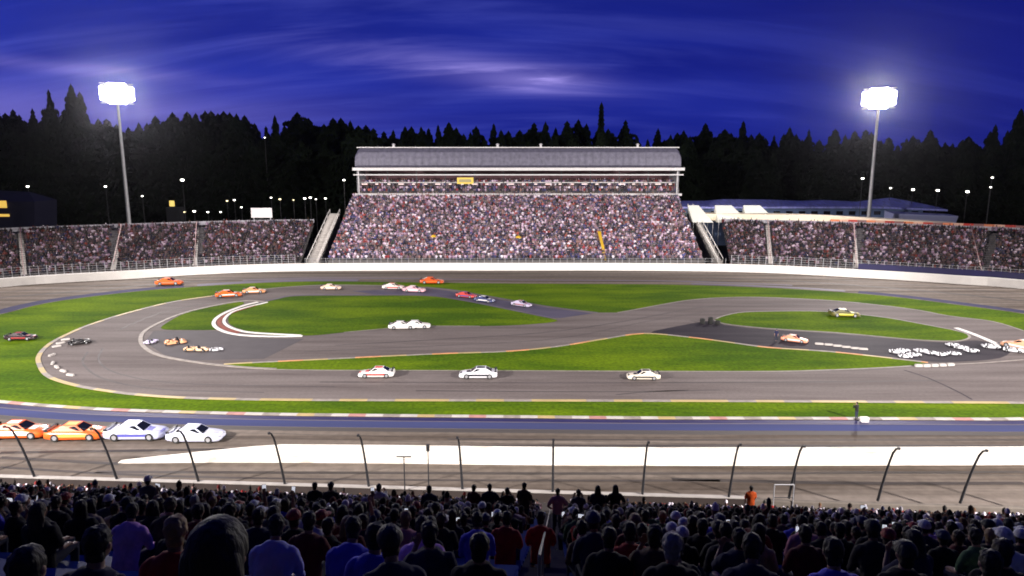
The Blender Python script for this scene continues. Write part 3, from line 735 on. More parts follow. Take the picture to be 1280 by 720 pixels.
M_SHIRT = mat('shirt_cloth', (1, 1, 1), .85, .10, 9, bump=.25, mode='obj')
M_TROUSER = mat('trouser_cloth', (.02, .025, .05), .9, .15, 8, bump=.2)
M_HAIRO = mat('hair', (1, 1, 1), .6, .35, 30, bump=.5, mode='obj', stretch=(1, 1, .15))

def hand(mb, wrist, d, up, side):
    d = Vector(d).normalized(); up = Vector(up).normalized(); sd = d.cross(up).normalized() * side
    w = Vector(wrist); pc = w + d * .045
    rings = [ell(w, sd, up, d, .026, .018), ell(w + d * .03, sd, up, d, .038, .016), ell(w + d * .08, sd, up, d, .042, .014)]
    mb.loft(rings)
    for k, ln in enumerate((.068, .078, .072, .056)):
        b = w + d * .075 + sd * ((k - 1.5) * .021); m1 = b + d * (ln * .5) - up * .012; m2 = m1 + d * (ln * .4) - up * .028
        limb(mb, [b, m1, m2], [.0100, .0092, .0080], 7)
    b = w + d * .02 + sd * -.034; limb(mb, [b, b + d * .035 - sd * .028 - up * .008, b + d * .062 - sd * .032 - up * .016], [.0125, .0110, .0090], 7)

HANDS = []
def human(pose):
    HANDS.clear(); r = human_(pose); r['hands'] = list(HANDS); return r
def human_(pose):
    """returns meshes for body, shirt, trousers, hair(short), hair(long), cap. Faces +Y, origin on the floor."""
    ln = pose.get('lean', 0.0); st = pose.get('stand', False)
    if st:
        hz = .94; pel = Vector((0, 0, hz)); 
    else:
        hz = .52; pel = Vector((0, -.05, hz))
    def up(t, w=0.0): return pel + Vector((0, ln * t, t * math.sqrt(max(.2, 1 - ln * ln)))) + Vector((0, w, 0))
    chest, sh, nb, hd = up(.30), up(.45), up(.54), up(.70) + Vector((0, .02, 0))
    cs = [up(-.08), up(.02), up(.16), up(.32), up(.44), up(.50), up(.55)]
    ab = [(.155, .115), (.165, .12), (.145, .105), (.17, .12), (.185, .105), (.12, .08), (.062, .062)]
    B = MB(); torso(B, cs, ab); limb(B, [nb - Vector((0, 0, .04)), up(.60)], [.058, .055])
    # head: skull, jaw, nose, ears
    B.ball(hd + Vector((0, -.012, .025)), (.076, .095, .095), 16, 12); B.ball(hd + Vector((0, .022, -.035)), (.058, .068, .075), 14, 10)
    B.ball(hd + Vector((0, .092, -.01)), (.013, .018, .024), 8, 6); B.ball(hd + Vector((0, .080, -.052)), (.026, .012, .010), 8, 6)
    for s in (-1, 1): B.ball(hd + Vector((s * .078, -.008, -.002)), (.012, .022, .032), 8, 6)
    T = MB(); tcs = [up(-.10)] + cs[1:6] + [up(.565)]; tab = [(.19, .14), (.19, .145), (.182, .138), (.205, .15), (.222, .138), (.165, .118), (.085, .085)]
    torso(T, tcs, tab)
    K = MB(); torso(K, [up(-.09), up(-.02), up(.06)], [(.165, .125), (.172, .13), (.165, .12)])
    for s in (-1, 1):
        shp = up(.44) + Vector((s * .185, 0, 0))
        mode = pose.get('arms', ('lap', 'lap'))[0 if s < 0 else 1]
        if mode == 'lap': el = shp + Vector((s * .05, .06, -.28)); wr = el + Vector((-s * .09, .22, -.08)) if not st else el + Vector((-s * .02, .05, -.25)); hdn = (-s * .3, 1, -.25) if not st else (-s * .1, .1, -1); upv = (0, .2, 1) if not st else (s, 0, 0)
        elif mode == 'up': el = shp + Vector((s * .10, .14, .22)); wr = el + Vector((-s * .02, .03, .24)); hdn = (0, .15, 1); upv = (0, 1, 0)
        elif mode == 'face': el = shp + Vector((s * .05, .17, -.20)); wr = el + Vector((-s * .10, .08, .23)); hdn = (-s * .3, .1, 1); upv = (0, 1, 0)
        elif mode == 'hip': el = shp + Vector((s * .17, -.06, -.25)); wr = el + Vector((-s * .14, .10, -.14)); hdn = (-s * .5, .6, -.3); upv = (s, 0, .4)
        elif mode == 'cross': el = shp + Vector((s * .06, .08, -.28)); wr = el + Vector((-s * .22, .12, .04)); hdn = (-s, .1, .1); upv = (0, 1, 0)
        if mode in ('up', 'face'): HANDS.append((wr + Vector((0, .03, .10 if mode == 'face' else .12))))
        limb(B, [shp, shp.lerp(el, .5), el, el.lerp(wr, .4), wr], [.052, .046, .039, .038, .026]); hand(B, wr, hdn, upv, s)
        slv = pose.get('sleeve', .75)
        limb(T, [shp - Vector((s * .02, 0, .005)), shp.lerp(el, .45), shp.lerp(el, slv)], [.088, .074, .068])
        if pose.get('long'): limb(T, [el, el.lerp(wr, .9)], [.056, .042])
        hip = pel + Vector((s * .09, .0, -.02))
        if st:
            kn = hip + Vector((s * .02, .03 * s * pose.get('stride', .5), -.42)); an = kn + Vector((s * .01, -.04, -.42)); toe = an + Vector((s * .03, .15, -.045))
        else:
            kn = hip + Vector((s * .05, .45, .0)); an = kn + Vector((0, pose.get('tuck', -.05), -.40)); toe = an + Vector((s * .02, .15, -.05))
        limb(B, [hip, hip.lerp(kn, .5), kn, kn.lerp(an, .35), an], [.085, .07, .055, .055, .036]); limb(B, [an, an + Vector((0, .03, -.04)), toe], [.042, .045, .035])
        limb(K, [hip, hip.lerp(kn, .5), kn, an + Vector((0, 0, .07))], [.098, .085, .068, .058])
        limb(K, [an + Vector((0, -.03, -.045)), toe + Vector((0, .03, 0))], [.050, .046])
    res = {'body': remesh(B, 'body', M_SKIN, .011, 2, [hd + Vector((s * .030, .076, .012)) for s in (-1, 1)]), 'shirt': remesh(T, 'shirt', M_SHIRT, .014, 4), 'trousers': remesh(K, 'trousers', M_TROUSER, .016, 3)}
    # wrinkle the shirt
    for v in res['shirt'].vertices:
        c = v.co; k = noise.noise(Vector((c.x * 9, c.y * 9, c.z * 5 + ln * 7))) * .014 + noise.noise(Vector((c.x * 22, c.y * 22, c.z * 14))) * .006
        v.co = c + v.normal * k
    H = MB(); hc = hd + Vector((0, -.018, .035)); H.ball(hc, (.087, .103, .100), 18, 14)
    def carve(me, face_z):
        bm = bmesh.new(); bm.from_mesh(me)
        dead = [f for f in bm.faces if (f.calc_center_median().y - hc.y > .045 and f.calc_center_median().z < hc.z + face_z) or f.calc_center_median().z < hc.z - .16 - 9 * (face_z > 1)]
        bmesh.ops.delete(bm, geom=dead, context='FACES')
        for v in bm.verts:
            c = v.co; v.co = c + (c - hc).normalized() * (noise.noise(c * 28) * .010 + noise.noise(Vector((c.x * 90, c.y * 90, c.z * 20))) * .004)
        bm.to_mesh(me); bm.free(); return me
    H2 = MB(); H2.ball(hc, (.087, .103, .100), 18, 14); H2.ball(hd + Vector((0, -.05, -.05)), (.070, .055, .07), 14, 10)
    res['hair_short'] = carve(remesh(H2, 'hair', M_HAIRO, .011, 1), .035)
    G = MB(); G.ball(hc, (.094, .108, .104), 18, 14)
    rr = [ell(hd + Vector((0, -.05, .04)), Vector((1, 0, 0)), Vector((0, 1, 0)), None, .10, .068), ell(hd + Vector((0, -.07, -.10)), Vector((1, 0, 0)), Vector((0, 1, 0)), None, .118, .06), ell(hd + Vector((0, -.11 - ln * .1, -.24)), Vector((1, 0, 0)), Vector((0, 1, 0)), None, .115, .045), ell(hd + Vector((0, -.12 - ln * .12, -.36)), Vector((1, 0, 0)), Vector((0, 1, 0)), None, .07, .025)]
    G.loft(rr); me = remesh(G, 'hair', M_HAIRO, .012, 2)
    bm = bmesh.new(); bm.from_mesh(me)
    bmesh.ops.delete(bm, geom=[f for f in bm.faces if f.calc_center_median().y - hc.y > .05 and f.calc_center_median().z < hc.z + .035], context='FACES')
    for v in bm.verts:
        c = v.co; v.co = c + Vector((c.x - hc.x, c.y - hc.y, 0)).normalized() * (noise.noise(Vector((c.x * 70, c.y * 70, c.z * 5))) * .006)
    bm.to_mesh(me); bm.free(); res['hair_long'] = me
    C = MB(); rings = []
    for k in range(7):
        t = k / 6 * math.pi / 2; rings.append(ell(hd + Vector((0, -.015, .035 + .110 * math.sin(t))), Vector((1, 0, 0)), Vector((0, 1, 0)), None, .098 * max(.08, math.cos(t)) + .004, .116 * max(.08, math.cos(t)) + .004, 18))
    C.loft(rings)
    br = [ell(hd + Vector((0, .115 - .02 * abs(s), .045 - .012 * abs(s) * 2)), Vector((1, 0, 0)), Vector((0, 1, 0)), None, .07 - .012 * abs(s) * 0, .055, 16) for s in (0, .5)]
    C.loft(br); C.ball(hd + Vector((0, -.015, .135)), .008, 6, 5); res['cap'] = C.mesh('cap', M_HAIRO)
    return res
POSES = [human(p) for p in (
    dict(lean=.05), dict(lean=.28, arms=('lap', 'lap')), dict(lean=.12, arms=('face', 'lap'), sleeve=.8), dict(lean=.45, arms=('lap', 'lap'), long=True),
    dict(lean=.02, arms=('lap', 'up')), dict(stand=True, lean=.02), dict(stand=True, lean=.03, arms=('hip', 'hip')), dict(stand=True, lean=.05, arms=('face', 'face'), long=True))]
SKINM = [M_SKIN, M_SKIN, M_SKIN, M_SKIN2]
CN = {'black': (.005, .005, .006), 'white': (.78, .78, .78), 'red': (.42, .02, .015), 'dark red': (.12, .01, .012), 'navy': (.010, .012, .05), 'grey': (.09, .09, .095), 'dark grey': (.018, .018, .02),
      'pale blue': (.48, .50, .88), 'lavender': (.78, .42, .88), 'blue': (.10, .10, .75), 'green': (.05, .12, .05), 'orange': (.95, .14, .02), 'brown': (.09, .05, .03), 'pink': (.6, .25, .3), 'tan': (.4, .32, .22), 'yellow': (.7, .5, .05)}
HN = {'black hair': (.005, .0045, .004), 'brown hair': (.022, .013, .008), 'fair hair': (.30, .19, .09), 'grey hair': (.25, .25, .25)}
CAPN = {'white': (.75, .75, .75), 'black': (.012, .012, .014), 'red': (.35, .02, .02), 'navy': (.02, .03, .1)}
used_labels = set()
def put_person(loc, rz, pose, shirt, head, label, group, scale=1.0, sk=0):
    """head: ('short'|'long', hair name) or ('cap', colour)"""
    r = empty('person', loc, rz); r.scale = (scale,) * 3
    tag(r, label, 'person', group)
    V = POSES[pose]
    for part in ('body', 'shirt', 'trousers'):
        o = link_mesh(part, V[part], r)
        if part == 'shirt': o.color = (*CN[shirt], 1)
        if part == 'body' and sk == 3: o.material_slots[0].link = 'OBJECT'; o.material_slots[0].material = M_SKIN2
    if head[0] == 'cap':
        o = link_mesh('cap', V['cap'], r); o.color = (*CAPN[head[1]], 1)
        o = link_mesh('hair', V['hair_short'], r); o.color = (*HN['brown hair'], 1); o.scale = (1, 1, 1)
    else:
        o = link_mesh('hair', V['hair_' + head[0]], r); o.color = (*HN[head[1]], 1)
    return r

# ---------------------------------------------------------------- near stand
RD, RH = .80, .40                                            # row depth, rise
FZ = lambda v: HC - 1.42 - .5 * v                            # mean floor height at distance v
def row_z(k): return HC - 1.70 - .5 * (1.6 + RD * k)          # floor of row k
def row_v(k): return 1.6 + RD * k                            # seat line of row k
NROW = 56
stand = empty('near_grandstand', UV(0, 0, 0)); tag(stand, 'steep near grandstand of concrete steps with blue benches under the closest crowd', 'grandstand')
mb = MB(); sb = MB()
for k in range(-4, NROW):
    z = row_z(k)
    if z < .25: break
    v0, v1 = row_v(k) - .22, row_v(k) + RD - .22
    c = UV(0, (v0 + v1) / 2, 0)
    mb.box((c.x, c.y, z / 2 - .05), (150, RD + .004, z + .1), -PHI)
    if k > 0:
        for (ua, ub) in ((-70, -.55), (.25, 70)):
            c = UV((ua + ub) / 2, row_v(k) - .05, 0); sb.box((c.x, c.y, z + .40), (ub - ua, .30, .05), -PHI)
            nb_ = int((ub - ua) / 2.2)
            if k < 22:
                for j in range(nb_):
                    c = UV(ua + (j + .5) * 2.2, row_v(k) - .05, 0)
                    if abs(c.x) < c.y * .8 + 2: sb.box((c.x, c.y, z + .19), (.06, .2, .38), -PHI)
    KL = k
mb.build('seating_steps', M_CONC, stand); sb.build('bench', M_SEAT, stand)
V_END = row_v(KL) + RD
# aisle rail with white posts
ar = empty('aisle_rail', UV(-.15, row_v(7), row_z(7))); tag(ar, 'thin white aisle handrail climbing through the near crowd', 'handrail')
mb = MB()
pts = []
for k in range(7, 50, 3):
    p = UV(-.15, row_v(k), row_z(k)) - ar.location; t = p + Vector((0, 0, .98)); mb.cyl(p, t, .018, .018, 8); pts.append(t)
mb.tube(pts, .018, 8); mb.build('rail', mat('rail_white', (.3, .3, .32), .4), ar)

occupied = set()
def slot_person(px, py_top, u=None, v=None, k=None, **kw): pass
def uv_of(px, k):
    """u of a column px seen at row k seat line"""
    v = row_v(k); xr = (px - 640) / FPX
    # ray direction ratio x/y for a point at head height: iterate using depth along the camera axis
    y = v
    for _ in range(8):
        x = xr * (y * math.cos(PITCH) + (HC - (row_z(k) + 1.2)) * math.sin(PITCH))
        y = (v - x * math.sin(PHI)) / math.cos(PHI)
    return x * math.cos(PHI) - y * math.sin(PHI)
explicit = [  # px, row, pose, shirt, head, note
    (283, 1, 0, 'black', ('long', 'black hair'), 'person with long black hair, the largest head, right in front of the lens'),
    (40, 2, 0, 'black', ('short', 'black hair'), 'large dark head of a person in black near the lower corner, fair glints beside'),
    (105, 3, 1, 'navy', ('short', 'black hair'), 'person in navy beside the large dark head in the lower corner'),
    (154, 8, 3, 'lavender', ('short', 'black hair'), 'person hunched in a lavender shirt among the dark coats beside the long black hair'),
    (336, 5, 3, 'pale blue', ('short', 'black hair'), 'person in a pale blue shirt just behind the long black hair'),
    (382, 7, 1, 'dark red', ('short', 'black hair'), 'person in a broad dark red shirt between two blue shirts'),
    (432, 5, 3, 'blue', ('short', 'black hair'), 'person in a blue shirt leaning against the broader blue shirt'),
    (464, 4, 1, 'blue', ('short', 'black hair'), 'broad person in a bright blue shirt, the biggest blue back in the stand'),
    (526, 6, 3, 'lavender', ('short', 'brown hair'), 'person hunched in a large lavender shirt beside the bright blue back'),
    (505, 9, 1, 'pink', ('short', 'fair hair'), 'person in a pink shirt between the bright blue and the lavender backs'),
    (632, 11, 1, 'red', ('short', 'black hair'), 'person in a red shirt before the white aisle rail'),
    (676, 12, 1, 'red', ('short', 'brown hair'), 'person in a red shirt seated close to the white aisle rail'),
    (600, 4, 0, 'black', ('short', 'black hair'), 'person in black beside the large lavender shirt'),
    (790, 7, 1, 'red', ('short', 'black hair'), 'person in a broad red shirt next to the empty blue benches'),
    (842, 4, 1, 'black', ('short', 'grey hair'), 'grey haired person in black behind the broad red shirt'),
    (925, 7, 2, 'navy', ('short', 'black hair'), 'person in navy raising a hand to the face below the orange vest'),
    (945, 4, 3, 'navy', ('short', 'black hair'), 'person leaning forward in a large navy top below the orange vest'),
    (1012, 8, 1, 'dark red', ('short', 'black hair'), 'person in a wide dark red jacket behind the navy tops'),
    (1050, 4, 1, 'blue', ('short', 'black hair'), 'person in a blue top with pale arms near the bottom'),
    (1167, 14, 1, 'lavender', ('short', 'black hair'), 'person in a bright lavender shirt alone among black coats'),
    (1235, 4, 0, 'black', ('short', 'black hair'), 'large person in black at the lower corner below the lavender shirt'),
    (1130, 5, 0, 'black', ('cap', 'black'), 'person in black with a black cap in front of the lavender shirt'),
]
cnt = 0
for (px, k, pose, sh_, hd_, lab) in explicit:
    if k >= 4: k += 1
    u = uv_of(px, k); p = UV(u, row_v(k) - .02, row_z(k)); occupied.add((k, round(u / .6)))
    for q in (-1, 1): occupied.add((k, round((u + q * .35) / .6)))
    put_person(p, -PHI + random.uniform(-.15, .15), pose, sh_, hd_, lab, 'spectators in the near stand', 1.17 if k == 1 else 1.0); cnt += 1
# the standing figures against the track
SPECK_PHONE = None
stand_px = [(592, 27, 'dark red', 'standing person in dark red, first of the row of standing figures'), (612, 27, 'navy', 'standing person in navy in the standing row'), (634, 27, 'black', 'standing person in black with short hair in the middle of the standing row'),
            (655, 27, 'brown', 'standing person in brown beside the fence post at the standing row'), (697, 27, 'pink', 'standing person in a pink top in the standing row'), (723, 27, 'grey', 'standing person in a grey top in the standing row'),
            (747, 27, 'navy', 'standing long haired person in navy near the end of the standing row'), (769, 27, 'black', 'standing long haired person in black, last of the standing row')]
for i, (px, k, sh_, lab) in enumerate(stand_px):
    u = uv_of(px, k); p = UV(u, row_v(k) + .1, row_z(k)); occupied.add((k, round(u / .6)))
    p.z += random.uniform(.1, .35)
    put_person(p, -PHI + random.uniform(-.3, .3), 5 + i % 3, sh_, ('long' if i > 5 else 'short', 'black hair'), lab, 'people standing in the near stand', 1.0); cnt += 1
for (px, k, sh_, lab, hh) in [(393, 24, 'black', 'standing person in black whose head crosses the pale wall top', ('short', 'black hair')), (413, 23, 'dark grey', 'shorter standing person in dark grey beside the one crossing the wall top', ('cap', 'black')),
                      (473, 24, 'white', 'standing person in a white top holding something up', ('short', 'black hair')), (536, 24, 'navy', 'standing person in navy under the thin signal pole', ('short', 'black hair')),
                      (184, 20, 'grey', 'standing person in grey before the fence post nearest the orange car', ('cap', 'white'))]:
    u = uv_of(px, k); p = UV(u, row_v(k) + .1, row_z(k) + .1); put_person(p, -PHI, 7 if px == 473 else 5, sh_, hh, lab, 'people standing in the near stand'); cnt += 1
hp = PY(939.5, 608.5, 34.5); fz = hp.z - 1.93
put_person((hp.x, 34.5, fz), -PHI + .15, 5, 'orange', ('short', 'black hair'), 'standing person in a bright orange vest against the pale track', 'people standing in the near stand', 1.12); cnt += 1
pf = empty('steward_platform', (hp.x, 34.5, 0)); tag(pf, 'steel platform under the feet of the person in the orange vest', 'platform')
MB().box((0, 0, fz - .05), (1.3, 1.0, .08)).build('deck', M_STEELD, pf)
for sx_ in (-1, 1):
    for sy_ in (-1, 1): MB().cyl((sx_ * .6, sy_ * .45, 0), (sx_ * .6, sy_ * .45, fz - .09), .04, .04, 6).build('leg', M_STEELD, pf)
ordn = ['', 'first', 'second', 'third', 'fourth', 'fifth', 'sixth', 'seventh', 'eighth', 'ninth', 'tenth', 'eleventh', 'twelfth', 'thirteenth', 'fourteenth', 'fifteenth', 'sixteenth', 'seventeenth', 'eighteenth', 'nineteenth', 'twentieth']
shirt_w = ['black'] * 16 + ['navy'] * 7 + ['dark grey'] * 8 + ['dark red'] * 4 + ['red'] * 2 + ['white'] * 1 + ['grey'] * 3 + ['blue'] * 2 + ['brown'] * 4 + ['green'] * 2 + ['tan'] + ['pink']
TARGET = 292
rest = []
for k in range(1, NROW):
    if row_z(k) < .25: break
    v = row_v(k); ul, ur = uv_of(-40, k), uv_of(1320, k); i0, i1 = int(ul / .6), int(ur / .6)
    left_n = 0; right_n = 0
    seats = sorted(range(i0, i1 + 1), key=lambda j: abs(j * .6 + .15))
    for j in seats:
        u = j * .6
        if -.75 < u < .45: continue
        if (k, j) in occupied or (k + 0, j) in occupied: continue
        pxh = 640 + FPX * u / max(v, .1) + 93
        if 4 <= k <= 13 and 700 < pxh < 765: continue                     # empty blue benches
        if random.random() > (.80 if k < 20 else .9): continue
        if k <= 2 or (k <= 5 and random.random() < (.55 if u < -1 else .82)) or (k <= 9 and random.random() < .45) or (k <= 12 and random.random() < .2): continue
        uu = u + random.uniform(-.1, .1); p = UV(uu, v - .02 + random.uniform(-.04, .04), row_z(k)); rz = -PHI + random.gauss(0, .28)
        if cnt < TARGET and k <= 22:
            if u < 0: left_n += 1; nn, sd = left_n, 'lens side'
            else: right_n += 1; nn, sd = right_n, 'vest side'
            sh_ = random.choice(shirt_w); r_ = random.random()
            hd_ = ('cap', random.choice(['white', 'white', 'black', 'red', 'navy'])) if r_ < .24 else (('long', random.choices(list(HN), (7, 3, .5, .1))[0]) if r_ < .42 else ('short', random.choices(list(HN), (7, 3, .5, .5))[0]))  # white caps picked more often to add light specks
            pose = random.choices(range(5), (3, 5, 2.6, 4, .8))[0]
            hdw = hd_[1] + ' cap' if hd_[0] == 'cap' else ('long ' if hd_[0] == 'long' else 'short ') + hd_[1]
            art = {'left': 'left', 'right': 'right'}['left' if u < 0 else 'right']
            lab = f'{sh_} top, {hdw}, row {k} up, seat {nn} {art} of the white rail'
            sc__ = random.uniform(.93, 1.06); put_person(p, rz, pose, sh_, hd_, lab, 'spectators in the near stand', sc__, random.choice((0, 1, 2, 3))); cnt += 1
            if POSES[pose]['hands'] and k > 11:  # phones added to give the crowd small white specks of light
                hv_ = Matrix.Rotation(rz, 3, 'Z') @ (POSES[pose]['hands'][0] * sc__) + p
                if SPECK_PHONE is None:
                    SPECK_PHONE = MB().box((0, 0, 0), (.078, .010, .155)).box((0, .006, .05), (.03, .004, .03)).build('speck_phone', M_STEELD, None)
                    SPECK_SCR = MB().box((0, -.0065, 0), (.070, .003, .142)).build('speck_glow', mat('speck_screen', (.85, .88, 1), .3, emit=.7), SPECK_PHONE); ph = SPECK_PHONE
                else:
                    ph = SPECK_PHONE.copy(); COL.objects.link(ph); sc2 = SPECK_SCR.copy(); COL.objects.link(sc2); sc2.parent = ph
                ph.location = hv_; ph.rotation_euler = (random.uniform(-.3, .1), random.choice((0, 0, 1.57)), rz + random.uniform(-.2, .2))
                tag(ph, f'glowing handset added as a white speck in row {k}, at seat {nn} {art} of the white rail', 'speck_phone', 'handsets added for white specks in the near crowd')
        else:
            rest.append((p.x, p.y, p.z, rz, 1.0 if random.random() > .04 else 1.35))
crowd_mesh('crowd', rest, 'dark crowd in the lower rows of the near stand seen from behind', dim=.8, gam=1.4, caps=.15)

# ---------------------------------------------------------------- catch fence
cf = empty('catch_fence', UV(0, VF, .85)); tag(cf, 'trackside safety fence of dark posts with curved tops strung with thin cables', 'fence')
bx = [43, 146, 248, 356, 461, 578, 691, 803, 911, 986, 1097, 1200, 1300, -60]
us = []
for px in bx:
    xr = (px - 640) / FPX; y = VF
    for _ in range(8):
        x = xr * (y * math.cos(PITCH) + (HC - .85) * math.sin(PITCH)); y = (VF - x * math.sin(PHI)) / math.cos(PHI)
    us.append(x * math.cos(PHI) - y * math.sin(PHI))
tips = {}
for u in sorted(us):
    base_ = UV(u, VF, .85); prof = [(0, 0), (-.05, 1.2), (-.14, 2.3), (-.27, 3.2), (-.42, 3.85), (-.66, 4.25), (-.98, 4.42)]
    pts = [base_ + VD * (a - 0) + UD * (u * .006 * b) + Vector((0, 0, b)) - cf.location for a, b in prof]
    mb = MB()
    for a, b, r0 in zip(pts[:-1], pts[1:], (.10, .09, .085, .08, .075, .07)): mb.cyl(a, b, r0, r0 * .95, 8)
    mb.box(pts[-1], (.16, .16, .16), 0); mb.build('post', M_STEELD, cf)
    tips[u] = pts
srt = sorted(us)
mb = MB()
for j in (2, 4, 6):
    for a, b in zip(srt[:-1], srt[1:]):
        p, q = tips[a][j], tips[b][j]; m_ = (p + q) / 2 - Vector((0, 0, .04)); mb.cyl(p, m_, .009, .009, 4); mb.cyl(m_, q, .009, .009, 4)
mb.build('cable', M_STEELD, cf)
for (px, top, lab) in ((536, 566, 'thin dark signal pole with a small lamp box on the front wall'), (506, 574, 'bare thin pole with a short crossbar beside the signal pole')):
    b_ = P(px, 612, .85); sp = empty('signal_pole', b_); tag(sp, lab, 'pole'); hgt = 3.3 if px == 536 else 2.6
    MB().cyl((0, 0, 0), (0, 0, hgt), .05, .04, 8).build('pole', M_STEELD, sp)
    MB().box((0, 0, hgt), (.24, .2, .5) if px == 536 else (1.1, .08, .08)).build('lamp_box' if px == 536 else 'crossbar', M_STEELD, sp)
# small gate frame by the fence and walkway slab
ribbon('walkway', [UV(u, 46.9, 0) for u in range(-60, 7, 6)], 4.0, .03, mat('dark_walkway', (.03, .024, .024), .9, .2, 1)); ribbon('walkway', [UV(u, 46.9, 0) for u in range(6, 61, 6)], 4.0, .034, mat('pale_walkway', (.085, .075, .072), .9, .2, 1))
rg = empty('railing_gate', P(978, 638, 0)); tag(rg, 'small tubular steel gate frame by the tenth fence post', 'gate')
MB().tube([Vector((-.7, 0, 0)), Vector((-.7, 0, 2.0)), Vector((.7, 0, 2.0)), Vector((.7, 0, 0))], .04, 6).build('gate_frame', M_STEEL, rg)
MB().tube([Vector((-.7, 0, 1.0)), Vector((.7, 0, 1.0))], .03, 6).tube([Vector((.9, .4, 0)), Vector((.9, .4, 2.7))], .05, 6).build('bar', M_STEELD, rg)

# ---------------------------------------------------------------- race cars
def car_master():
    r = empty('race_car')
    def sec(x, w, z0, z1, sh=.10):     # one lower-body section (8 points)
        return [(x, -w, z0 + .06), (x, -w * 1.0, z0 + (z1 - z0) * .55), (x, -w * .94, z1 - .05), (x, -w * .80, z1), (x, w * .80, z1), (x, w * .94, z1 - .05), (x, w, z0 + (z1 - z0) * .55), (x, w, z0 + .06), (x, w * .9, z0), (x, -w * .9, z0)]
    B = MB(); B.loft([sec(2.42, .62, .22, .42), sec(2.34, .82, .15, .55), sec(2.0, .93, .12, .66), sec(1.45, .97, .12, .74), sec(.9, .97, .12, .80), sec(0, .96, .12, .84), sec(-1.0, .97, .12, .86), sec(-1.7, .98, .14, .88), sec(-2.2, .95, .20, .88), sec(-2.38, .90, .28, .82)])
    T = [[(.95, -.78, .80), (.95, .78, .80)], [(.25, -.60, 1.27), (.25, .60, 1.27)], [(-.95, -.60, 1.30), (-.95, .60, 1.30)], [(-1.75, -.80, .88), (-1.75, .80, .88)]]
    vs = [p for q in T for p in q]
    B.add(vs, [(0, 1, 3, 2), (2, 3, 5, 4), (4, 5, 7, 6), (0, 2, 4, 6), (1, 7, 5, 3)])
    body = B.build('body', mat('race_paint', (1, 1, 1), .3, mode='obj', coat=.5), r)
    def quad(name, q, m, off):
        n = (Vector(q[1]) - Vector(q[0])).cross(Vector(q[2]) - Vector(q[0])).normalized() * off; c = sum((Vector(p) for p in q), Vector()) / 4
        top = [c + (Vector(p) - c) * .88 + n for p in q]; bot = [c + (Vector(p) - c) * .88 - n * .2 for p in q]
        return MB().add(top + bot, [(0, 1, 2, 3), (4, 7, 6, 5), (0, 4, 5, 1), (1, 5, 6, 2), (2, 6, 7, 3), (3, 7, 4, 0)]).build(name, m, r)
    quad('windscreen', [(.95, -.78, .80), (.95, .78, .80), (.25, .60, 1.27), (.25, -.60, 1.27)], M_GLASS, .012)
    quad('rear_window', [(-.95, -.60, 1.30), (-.95, .60, 1.30), (-1.75, .80, .88), (-1.75, -.80, .88)], M_GLASS, .012)
    quad('side_window', [(.85, -.77, .84), (.25, -.61, 1.24), (-.95, -.61, 1.26), (-1.35, -.73, .92)], M_GLASS, -.015)
    quad('side_window', [(.85, .77, .84), (.25, .61, 1.24), (-.95, .61, 1.26), (-1.35, .73, .92)], M_GLASS, .015)
    for x in (1.45, -1.45):
        for s in (-1, 1):
            w = MB().cyl((x, s * .74, .33), (x, s * 1.0, .33), .33, .33, 18).build('wheel', M_BLACK, r)
            MB().cyl((x, s * .99, .33), (x, s * 1.012, .33), .19, .19, 14).build('rim', M_STEEL, w)
    MB().box((-2.2, 0, 1.02), (.22, 1.7, .03)).box((-2.2, -.84, .95), (.3, .03, .2)).box((-2.2, .84, .95), (.3, .03, .2)).build('spoiler', M_STEELD, r)
    MB().add([(1.0, -.42, .815), (1.0, .42, .815), (2.3, .34, .60), (2.3, -.34, .60), (1.0, -.42, .775), (1.0, .42, .775), (2.3, .34, .56), (2.3, -.34, .56)], [(0, 3, 2, 1), (4, 5, 6, 7), (0, 1, 5, 4), (1, 2, 6, 5), (2, 3, 7, 6), (3, 0, 4, 7)]).build('bonnet_panel', mat('side_stripe_paint', (1, 1, 1), .4, mode='obj'), r)
    MB().box((-.35, 0, 1.30), (1.0, .7, .02)).build('roof_panel', mat('side_stripe_paint', (1, 1, 1), .4, mode='obj'), r)
    MB().box((2.40, 0, .18), (.16, 1.5, .06)).build('front_splitter', M_STEELD, r)
    for s in (-1, 1): MB().ball((2.34, s * .62, .44), (.06, .13, .06), 8, 6).build('headlight', mat('headlight_cover', (.85, .85, .8), .3), r)
    for s in (-1, 1): MB().box((0.1, s * .972, .5), (2.6, .012, .24)).build('side_stripe', mat('side_stripe_paint', (1, 1, 1), .4, mode='obj'), r)
    return r
CAR = car_master(); kid_index(CAR)
first_car = [True]
def put_car(px, py, ang, col, stripe, label, group=None, scale=1.0):
    p = P(px, py); c = CAR if first_car[0] else copy_tree(CAR)
    first_car[0] = False
    c.location = (p.x, p.y, .085 if abs(p.x) < 90 and p.y > 66 else .03); c.rotation_euler = (0, 0, ang); c.scale = (scale,) * 3; tag(c, label, 'race car', group)
    for ch in (KIDS['race_car'] and [q for q in bpy.data.objects if q.parent == c]):
        if ch.name.startswith('body'): ch.color = (*col, 1)
        if ch.name.startswith(('side_stripe', 'bonnet_panel', 'roof_panel')): ch.color = (*stripe, 1)
    return c
OR = (.80, .14, .02); WH = (.8, .78, .76); RD_ = (.6, .04, .03)
A_ = math.pi
G1 = 'race cars on the near infield straight'; G2 = 'race cars at speed on the oval'; G3 = 'race cars on the far infield lane'
put_car(471, 471, A_ + .02, WH, RD_, 'white race car with a red side stripe on the near infield straight', G1, .86)
put_car(598, 472, A_, (.8, .8, .85), (.02, .02, .03), 'plain white race car with a dark side stripe, middle car of the near infield straight', G1, .92)
put_car(804, 474, A_ - .03, (.75, .68, .58), (.03, .03, .03), 'cream race car alone on the near infield straight', G1, .78)
